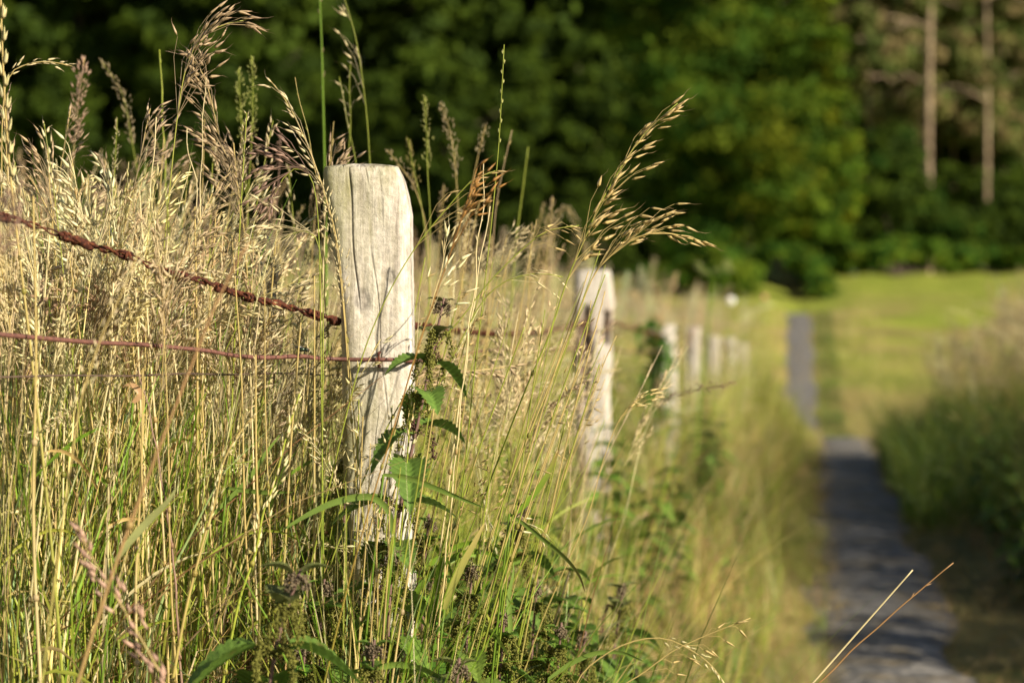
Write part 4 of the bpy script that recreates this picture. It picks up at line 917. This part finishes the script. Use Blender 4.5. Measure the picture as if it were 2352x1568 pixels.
def single_wire(tr, rad, mat, label, nzamp=.05):
    c = resample(wire_pts(tr), 900); mb = MB(); q = 1+nzamp*rr.normal(size=900); tube(mb, c, rad*q, 8)
    o = mb.build('wire', mat); tag(o, label, 'wire', None)
single_wire(pt, .0021, M['wire'], 'thick plain red brown wire crossing the front of the leading post')
single_wire(tw, .0009, M['darkwire'], 'thin dark wire low behind the dry grass')
lw = [(-40, 1500, 2.25), (60, 1490, 2.28), (160, 1450, 2.3), (300, 1400, 2.35), (420, 1330, 2.38), (560, 1280, 2.4), (700, 1235, 2.42), (800, 1215, 2.44), (950, 1190, 2.45)]
single_wire(lw, .0022, M['rust'], 'low rusty wire almost buried in the undergrowth', .2)
staple(P(870, 826, 2.262), 0); staple(P(1350, 800, 4.93), 1); staple(P(1352, 742, 4.92), 1)

# ------------------------------------------------------------------ a fly on the wire
def ell(mb, c, ax, s, k=10, col=(.02, .03, .03)):
    th = np.linspace(0, pi, k); ph = np.linspace(0, 2*pi, k, endpoint=False)
    V = A([[math.cos(a), math.sin(a)*math.cos(b), math.sin(a)*math.sin(b)] for a in th for b in ph])*A(s)
    x = unit(A(ax)); y = unit(np.cross(A([0, 0, 1.]), x)); z = np.cross(x, y); V = V[:, :1]*x+V[:, 1:2]*y+V[:, 2:]*z+c
    i = np.arange(k-1)[:, None]*k; j = np.arange(k)[None]; mb.add(V, np.stack([i+j, i+k+j, i+k+(j+1) % k, i+(j+1) % k], -1).reshape(-1, 4), None, col)
fm, nt_, N_, L_ = newmat('fly_body'); pb_ = nd(N_, 'ShaderNodeBsdfPrincipled', Roughness=.25, Metallic=.6); at_ = nd(N_, 'ShaderNodeAttribute', attribute_name='col')
L_.new(at_.outputs['Color'], pb_.inputs['Base Color']); o_ = N_.new('ShaderNodeOutputMaterial'); L_.new(pb_.outputs[0], o_.inputs[0])
dfly = float(np.interp(690, [-60, 850], [1.86, 2.3])); fp = P(692, 802, dfly-.012)
mb = MB(); X_ = A([1., 0.1, -.1]); ell(mb, fp, X_, (.0042, .0023, .0022), 10, (.03, .05, .03)); ell(mb, fp+X_*.0048, X_, (.0022, .0021, .0020), 10, (.02, .03, .02)); ell(mb, fp+X_*.0064, X_, (.0011, .0016, .0014), 10, (.05, .02, .015))
body = mb.build('body', fm); kids = [body]
for sg in (-1, 1):
    mb = MB(); tube(mb, np.stack([fp+X_*.004+A([0, 0, .001]), fp-X_*.0015+A([0, sg*.0018, .0022]), fp-X_*.006+A([0, sg*.0028, .0018])]), [.0002, .0014, .0006], 4, (.1, .1, .1)); kids.append(mb.build('wing', fm))
for k in range(3):
    for sg in (-1, 1):
        mb = MB(); q = fp+X_*(.001+.002*k); tube(mb, np.stack([q, q+A([(k-1)*.001, sg*.002, .0002]), q+A([(k-1)*.002, sg*.0022, -.0042])]), [.0003, .00022, .00015], 4, (.02, .02, .02)); kids.append(mb.build('leg', fm))
e = root_at(kids, 'fly', tuple(float(v) for v in fp)); tag(e, 'small dark shiny fly perched on the thick plain wire', 'fly')

# ------------------------------------------------------------------ flowers along the far verge
mwhite, nt_, N_, L_ = newmat('white_petal'); pb_ = nd(N_, 'ShaderNodeBsdfPrincipled', Roughness=.5); at_ = nd(N_, 'ShaderNodeAttribute', attribute_name='col'); L_.new(at_.outputs['Color'], pb_.inputs['Base Color']); o_ = N_.new('ShaderNodeOutputMaterial'); L_.new(pb_.outputs[0], o_.inputs[0])
def flower(label, px, py, d, R_, col, cen, name='wild_flower'):
    p = P(px, py, d); g = float(ground_z(p[0], p[1])); mb = MB(); tube(mb, resample(A([[p[0]+.03, p[1], g], [p[0]+.01, p[1], (g+p[2])/2], p]), 12), .003, 5, GREEN)
    st = mb.build('stem', M['grass']); mb = MB(); sp = Spikes(); r = np.random.default_rng(int(px))
    for ring in range(3):
        for k in range(14):
            an = k*2*pi/14+ring*.2; dv = A([math.cos(an), -.55+.1*ring, math.sin(an)*.9]); sp.add(p+A([0, -.004*ring, 0]), dv, R_*(1-.15*ring), R_*.34, col)
    sp.flush(mb, 4, 0, r); pe = mb.build('petals', mwhite); mb = MB(); ell(mb, p-A([0, .012, 0]), (0, 1, 0), (.006, R_*.25, R_*.25), 8, cen); ce = mb.build('flower_centre', mwhite)
    e = root_at([st, pe, ce], name, (float(p[0]+.03), float(p[1]), g)); tag(e, label, 'flower')
flower('white flower head glowing above the far verge grass', 1678, 690, 13.5, .035, (.85, .85, .85), (.8, .7, .3))
flower('small pink flower at the end of the verge before the dark bush', 1755, 683, 15.5, .024, (.75, .38, .28), (.6, .3, .2))
# hogweed-like umbel
p = P(1640, 612, 7.); g = float(ground_z(p[0]-.05, 7.)); mb = MB(); tube(mb, resample(A([[p[0]-.07, 7., g], [p[0]-.04, 7., (g+p[2])/2], p-A([.005, 0, .05])]), 14), np.linspace(.004, .002, 14), 5, GREEN*1.4); st = mb.build('stem', M['grass'])
mb = MB(); sp = Spikes(); r = np.random.default_rng(9)
for k in range(14):
    q = p+A([r.uniform(-.05, .05), r.uniform(-.04, .04), r.uniform(-.02, .01)]); tube(mb, np.stack([p-A([.005, 0, .05]), (p+q)/2-A([0, 0, .01]), q]), .0008, 3, GREEN*1.4, cap=False)
    for j in range(22): sp.add(q+r.normal(size=3)*.006, r.normal(size=3), .005, .004, A([.40, .44, .16]))
sp.flush(mb, 3, 0, r); um = mb.build('umbel', M['grass']); e = root_at([st, um], 'umbel_plant', (float(p[0]-.07), 7., g)); tag(e, 'slim green umbel plant standing over the verge beyond the second post', 'umbel plant')

# ------------------------------------------------------------------ trees
def leaves(mb, P0, Nn, size, col, r, k=None, hang=0.):
    """rhombic leaf sprays at P0 (n,3) facing roughly Nn"""
    n = len(P0); nn = unit(Nn+r.normal(size=(n, 3))*.75); a = unit(np.cross(nn, r.normal(size=(n, 3)))-A([0, 0, hang])); b = unit(np.cross(nn, a))
    s = (size*r.uniform(.55, 1.35, (n, 1)))
    V = np.stack([P0-a*s, P0+b*s*.45+nn*s*.12, P0+a*s, P0-b*s*.45+nn*s*.12], 1)
    Q = np.arange(n*4).reshape(-1, 4); mb.add(V.reshape(-1, 3), Q, None, np.repeat(col, 4, axis=0))
def crown(clumps, nleaf, size, cols, r, thin=0., hang=0., hole=None):
    """clumps: (x,y,z,rx,rz) lumps; leaves cluster on small boughs over each lump"""
    mb = MB(); w = A([c[3]**2 for c in clumps]); w = w/w.sum()
    for cp_, q in zip(clumps, w):
        x, y, z, rx, rz = cp_[:5]; tn = cp_[5] if len(cp_) > 5 else 1.
        m = max(8, int(nleaf*q)); nb = max(6, int(m/26)); bd = unit(r.normal(size=(nb, 3))); bd[:, 2] = np.where(bd[:, 2] < -.5, -bd[:, 2], bd[:, 2])
        br = r.uniform(.55, 1.08, nb)[:, None]; which = r.integers(nb, size=m)
        cen = bd*br*A([rx, rx, rz])
        off = r.normal(size=(m, 3))*A([.16, .16, .10])*rx
        p = cen[which]+off+A([x, y, z]); nn = unit(bd[which]+unit(off)*.8+A([0, 0, .35]))
        bc = A([jit(cols[r.integers(len(cols))], .16, r) for _ in range(nb)])*tn
        col = bc[which]*(1+r.normal(size=(m, 1))*.07)
        if hole is not None:
            hx, hz, hr, hrz = hole; keep = ((p[:, 0]-hx)/hr)**2+((p[:, 2]-hz)/hrz)**2 > 1; p, nn, col = p[keep], nn[keep], col[keep]
        leaves(mb, p, nn, size, np.clip(col, .004, .8), r, hang=hang)
    return mb
def trunk(mb, H, r0, r, limbs=7, lean=.03, low=.3, spread=.3):
    top = A([lean*H*r.normal(), lean*H*r.normal(), H]); c = resample(A([[0, 0, -.3], top*.35+A([r.normal()*.1, r.normal()*.1, 0]), top*.7, top]), 18)
    rad = np.linspace(r0, r0*.2, 18); rad[0] *= 1.5; tube(mb, c, rad, 9)
    for k in range(limbs):
        i = int((low+(1-low)*r.uniform())*16); an = r.uniform(0, 2*pi); L = H*spread*r.uniform(.5, 1)*(1-i/26)
        o = A([math.cos(an), math.sin(an), 0]); p = c[i]; q = resample(A([p, p+o*L*.5+A([0, 0, L*.25]), p+o*L+A([0, 0, L*.55])]), 8); tube(mb, q, np.linspace(rad[i]*.5, .02, 8), 6)
def big_clumps(r, H, Rr, n=26, z0=.1, rsz=(.26, .42)):
    out = []
    for k in range(n):
        f = z0+(1-z0)*(k+.5)/n; prof = Rr*(math.sin(pi*min(1, .12+.86*f))**.55); an = k*2.4+r.uniform(-.5, .5); rad = prof*r.uniform(.45, .9)
        s = Rr*r.uniform(*rsz); out.append((math.cos(an)*rad, math.sin(an)*rad, H*f, s, s*.8))
    out += [(0, 0, H*f, Rr*.5, Rr*.6) for f in (.3, .5, .7, .88)]
    return out
DK = [A([.038, .066, .011]), A([.054, .090, .011]), A([.070, .110, .012])]
LT = [A([.052, .112, .013]), A([.080, .140, .013]), A([.036, .085, .012]), A([.105, .145, .013])]
PN = [A([.19, .19, .06]), A([.14, .17, .045]), A([.25, .20, .09]), A([.11, .15, .04])]
BR = [a*1.35 for a in LT]
r4 = np.random.default_rng(31)
def tree(label, x, y, H, Rr, nleaf, size, cols, mat=None, name='broadleaf_tree', cl=None, z0=.08, group=None, trunk_r=.25, hang=0.):
    g = float(ground_z(x, y)); kids = []
    tb = MB(); trunk(tb, H*.93, trunk_r, r4); k1 = tb.build('trunk', mat or M['bark'])
    cb = crown(cl or big_clumps(r4, H, Rr, z0=z0), nleaf, size, cols, r4, hang=hang); k2 = cb.build('crown', M['foliage'], smooth=False)
    e = empty(name, (x, y, g)); k1.parent = e; k2.parent = e; tag(e, label, 'tree', group); return e
def copy_tree(src, x, y, rot, sc, label, group=None):
    e = src.copy(); C.objects.link(e); e.location = (x, y, float(ground_z(x, y))); e.rotation_euler = (0, 0, rot); e.scale = (sc, sc, sc); e['label'] = label
    if group: e['group'] = group
    for ch in src.children:
        c = ch.copy(); C.objects.link(c); c.parent = e
    return e
GW = 'dark trees of the wood'
protos = [tree('dark leafy tree of the dense wood behind the fence', x, y, 15, 3.6, 24000, .25, DK, group=GW, z0=.03) for x, y in ((-14, 74), (-8.5, 71), (-3, 74))]
rowx = [(2.2, 76), (-19.5, 76), (-25, 74), (7, 84), (-11.5, 84), (-17, 86), (-6, 85), (0, 86), (4.5, 92), (12, 88), (18, 86), (23, 90), (-3, 96), (-20, 80), (-14.5, 79), (-8, 78), (-1.5, 80), (5, 79), (-22, 99), (3, 99), (-10, 96), (-16, 97), (-23, 90), (9, 98), (15, 97), (21, 100)]
for k, (x, y) in enumerate(rowx):
    copy_tree(protos[k % 3], x, y, r4.uniform(0, 6.28), r4.uniform(.95, 1.2), 'dark leafy tree of the dense wood behind the fence', GW)
for k, (x, y) in enumerate([(-18+2.3*i+r4.uniform(-.5, .5), 70+r4.uniform(-1, 2)) for i in range(11)]+[(8.5+2.2*i, 81+r4.uniform(-1, 1)) for i in range(7)]+[(-20+3*i, 92) for i in range(15)]):
    e = copy_tree(protos[k % 3], x, y, r4.uniform(0, 6.28), r4.uniform(.38, .5), 'low dark tree filling the shade under the wood', 'low dark trees under the wood')
for k, (x, y) in enumerate([(8.2+1.1*i, 65.5+r4.uniform(-.6, .6)) for i in range(11)]+[(-19+1.3*i, 65.5+r4.uniform(-.6, .6)) for i in range(18)]):
    e = copy_tree(protos[k % 3], x, y, r4.uniform(0, 6.28), r4.uniform(.13, .19), 'knee high dark scrub at the foot of the wood', 'dark scrub at the foot of the wood'); e.name = 'shrub'; e['category'] = 'shrub'
# the sunlit tree standing forward of the wood: traced lobes
lit = []
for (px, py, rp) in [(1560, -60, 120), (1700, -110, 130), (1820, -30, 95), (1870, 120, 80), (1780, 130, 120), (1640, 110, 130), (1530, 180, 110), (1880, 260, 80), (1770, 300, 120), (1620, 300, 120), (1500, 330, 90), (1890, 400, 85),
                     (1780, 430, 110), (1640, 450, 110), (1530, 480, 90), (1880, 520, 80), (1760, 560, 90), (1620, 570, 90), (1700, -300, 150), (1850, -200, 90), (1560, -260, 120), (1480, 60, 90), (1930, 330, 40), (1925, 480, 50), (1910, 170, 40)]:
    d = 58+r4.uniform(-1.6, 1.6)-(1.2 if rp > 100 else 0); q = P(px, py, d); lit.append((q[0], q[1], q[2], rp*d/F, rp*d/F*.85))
lx, ly = 5.9, 58.; lg = float(ground_z(lx, ly)); lit = [(a-lx, b-ly, c-lg, s, t, A([1.5, 1.25, .9]) if a > 7.1 else (A([1.35, 1.15, 1.]) if a > 6.2 else 1.)) for a, b, c, s, t in lit]  # sun-side lobes tinted brighter and yellower: sunlight painted into the leaf colour
lit += [(0, .8, h, 1.7, 1.7) for h in (1.2, 3, 5, 7, 9, 11)]
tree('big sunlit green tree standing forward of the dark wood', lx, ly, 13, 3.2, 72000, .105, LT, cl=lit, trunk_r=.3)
# tall pale-trunked pines on the right
def pine(label, px, d, H, tr, seed):
    r = np.random.default_rng(seed); x = d*(px-CX)/F; g = float(ground_z(x, d))
    tb = MB(); c = resample(A([[0, 0, -.3], [r.normal()*.08, 0, H*.4], [r.normal()*.12, 0, H*.75], [0, 0, H]]), 24); tube(tb, c, np.linspace(tr, tr*.3, 24), 10)
    for k in range(16):
        i = r.integers(9, 23); an = r.uniform(0, 2*pi); L = r.uniform(1.2, 2.6); o = A([math.cos(an), math.sin(an), 0]); q = resample(A([c[i], c[i]+o*L*.5+A([0, 0, .2]), c[i]+o*L+A([0, 0, -.1])]), 7); tube(tb, q, np.linspace(.05, .012, 7), 5)
    cl = []
    for k in range(26):
        f = r.uniform(.30, 1.); an = r.uniform(0, 2*pi); rad = r.uniform(.7, 2.6)*(1.15-f*.5); s = r.uniform(.5, .95); cl.append((math.cos(an)*rad, math.sin(an)*rad*.7+1.6, H*f, s, s*.75))
    cb = crown(cl, 17000, .13, PN, r, hang=.7); e = empty('pine_tree', (x, d, g)); tb.build('trunk', M['palebark']).parent = e; cb.build('crown', M['foliage'], smooth=False).parent = e; tag(e, label, 'tree', 'tall pale trunked pines'); return e
p1 = pine('pine with the brightest pale trunk, a thin one close beside it', 2130, 70, 15, .13, 1)
p2 = pine('pine with a pale trunk nearest the edge of the photo', 2265, 73.5, 15, .085, 2)
p3 = pine('slim pale pine stem hugging the brightest trunk', 2106, 75, 14, .05, 3)
p4 = pine('slim pale pine stem hugging the outermost trunk', 2243, 78, 14, .05, 4)
p5 = pine('feathery olive pine filling the gap beside the big sunlit tree', 2000, 74, 14, .07, 5)
p6 = pine('olive pine whose crown runs off the edge of the photo', 2360, 76, 14, .05, 6)
p7 = pine('thin olive pine behind the two trunks', 2190, 77, 15, .04, 7)
pine('slender pine set back beside the brightest trunk', 2160, 80, 15, .04, 8)
pine('slender pine set back right of the sunlit tree', 2060, 79, 15, .04, 9)
pine('slender pine set back at the edge of the photo', 2310, 80, 15, .04, 10)
# bushes at the wood edge
def bush(label, lobes, d, nleaf, size, cols, hole=None, name='bush', dspread=.5):
    cl = []
    for (px, py, rp) in lobes:
        dd = d+r4.uniform(-dspread, dspread); q = P(px, py, dd); cl.append((q[0], q[1], q[2], rp*dd/F, rp*dd/F*.9))
    x = float(np.mean([c[0] for c in cl])); y = float(d); g = float(ground_z(x, y)); cl = [(a-x, b-y, c-g, s, t) for a, b, c, s, t in cl]
    if hole: h = P(hole[0], hole[1], d); hole = (h[0]-x, h[2]-g, hole[2]*d/F, hole[3]*d/F)
    e = empty(name, (x, y, g)); cb = crown(cl, nleaf, size, cols, r4, hole=hole); cb.build('crown', M['foliage'], smooth=False).parent = e
    tb = MB()
    for k in range(6):
        q = cl[k % len(cl)]; tube(tb, resample(A([[r4.normal()*.1, 0, -.1], [q[0]*.5, q[1]*.5, q[2]*.5], [q[0], q[1], q[2]]]), 8), np.linspace(.05, .015, 8), 5)
    tb.build('trunk', M['bark']).parent = e; tag(e, label, 'bush', 'bushes at the wood edge'); return e
bush('round green bush left of the dark gap where the path enters the wood', [(1500, 650, 45), (1470, 665, 35), (1600, 632, 50), (1660, 622, 55), (1560, 650, 45), (1710, 640, 45), (1640, 665, 50), (1730, 660, 30)], 49.5, 7000, .07, BR)
bush('bush arching over the dark gap at the end of the path', [(1735, 605, 32), (1780, 590, 32), (1830, 598, 35), (1870, 625, 38), (1885, 660, 35), (1870, 685, 30), (1850, 620, 35)], 50.5, 8000, .07, BR, hole=(1803, 662, 45, 42))
bush('bush coloured near black as painted shade in the gap at the end of the path', [(1760, 640, 50), (1810, 640, 50), (1850, 640, 40)], 54, 3500, .09, [A([.015, .025, .012])])  # near-black leaf colour paints the shade inside the gap
bush('low bright bush at the top edge of the meadow', [(1960, 600, 38), (2020, 590, 45), (2080, 585, 45), (2140, 590, 45), (2180, 605, 35)], 61, 6000, .09, BR)
bush('long low bright bush below the outermost pine', [(2220, 598, 36), (2270, 600, 36), (2320, 604, 30), (2360, 600, 34)], 61.5, 4500, .09, BR)
bush('dark bush under the wood between the two pale trunks', [(2200, 545, 45), (2235, 520, 45), (2290, 545, 50), (2340, 530, 55), (2330, 480, 40)], 66, 6000, .11, DK)
bush('tall dark bush hiding the foot of the brightest trunk', [(2060, 510, 70), (2130, 530, 75), (2190, 555, 60), (2010, 430, 80), (2050, 360, 70), (2000, 540, 70), (2090, 450, 60)], 64, 9000, .11, DK+LT[2:3])
bush('dark bush under the outermost pines', [(2200, 500, 60), (2230, 430, 50), (2180, 420, 45), (2250, 560, 60), (2320, 550, 70), (2380, 520, 70), (2330, 450, 60), (2290, 490, 60)], 74.5, 9000, .11, DK)

# an old hedge beyond the right-hand verge (outside the frame) throws its shade over the path
mb_cl = []
yy = -4.
k = 0
while yy < 12.5:
    H = r4.uniform(1.15, 1.5)*(1 if yy < 4.5 else .82); x = float(pathx(yy))+3.0+r4.uniform(-.2, .2); g = float(ground_z(x, yy))
    for q in range(5): mb_cl.append((x+r4.normal()*.25, yy+r4.normal()*.2, g+H*(.15+.17*q), .42, .30))
    k += 1; yy += .55 if k % 5 else 1.0
hb = crown(mb_cl, 26000, .05, DK+LT[:1], r4); ho = hb.build('hedge', M['foliage'], smooth=False)
tag(ho, 'low ragged hedge running beside the path, shading it', 'hedge')

# ------------------------------------------------------------------ light, sky, camera
EL, AZ = R(24), math.atan2(-.62, .78)     # sun direction in the XY plane: from the right and behind the camera
sd = A([math.cos(EL)*math.cos(AZ), math.cos(EL)*math.sin(AZ), math.sin(EL)])
sun = bpy.data.lights.new('sun', 'SUN'); sun.energy = 5.0; sun.angle = R(.5); sun.color = (1., .885, .69)
so = bpy.data.objects.new('sun', sun); C.objects.link(so)
import mathutils
so.rotation_euler = mathutils.Vector(sd).to_track_quat('Z', 'Y').to_euler()
so.location = (10, -10, 12)
w = bpy.data.worlds.new('World'); bpy.context.scene.world = w; w.use_nodes = True
N, L = w.node_tree.nodes, w.node_tree.links; N.clear()
sk = N.new('ShaderNodeTexSky'); sk.sky_type = 'NISHITA'; sk.sun_disc = False; sk.sun_elevation = EL; sk.sun_rotation = math.atan2(sd[0], sd[1]) ; sk.altitude = 100; sk.air_density = 1.; sk.dust_density = 1.
bg = N.new('ShaderNodeBackground'); bg.inputs[1].default_value = .052; L.new(sk.outputs[0], bg.inputs[0])
ow = N.new('ShaderNodeOutputWorld'); L.new(bg.outputs[0], ow.inputs[0])
cam = bpy.data.cameras.new('camera'); co = bpy.data.objects.new('camera', cam); C.objects.link(co)
cam.sensor_width = 22.5; cam.lens = 22.5*F/2352; cam.clip_end = 2000; cam.clip_start = .05
co.location = (0, 0, EYE); co.rotation_euler = (pi/2-math.atan(84/F), 0, 0)
cam.dof.use_dof = True; cam.dof.focus_distance = 2.18; cam.dof.aperture_fstop = cam.lens/12.8; cam.dof.aperture_blades = 0
sc = bpy.context.scene; sc.camera = co
sc.view_settings.view_transform = 'Standard'; sc.view_settings.look = 'None'; sc.view_settings.exposure = .68; sc.view_settings.gamma = 1.
sc.cycles.use_denoising = True
sc.cycles.max_bounces = 6; sc.cycles.diffuse_bounces = 3; sc.cycles.transmission_bounces = 3; sc.cycles.glossy_bounces = 2
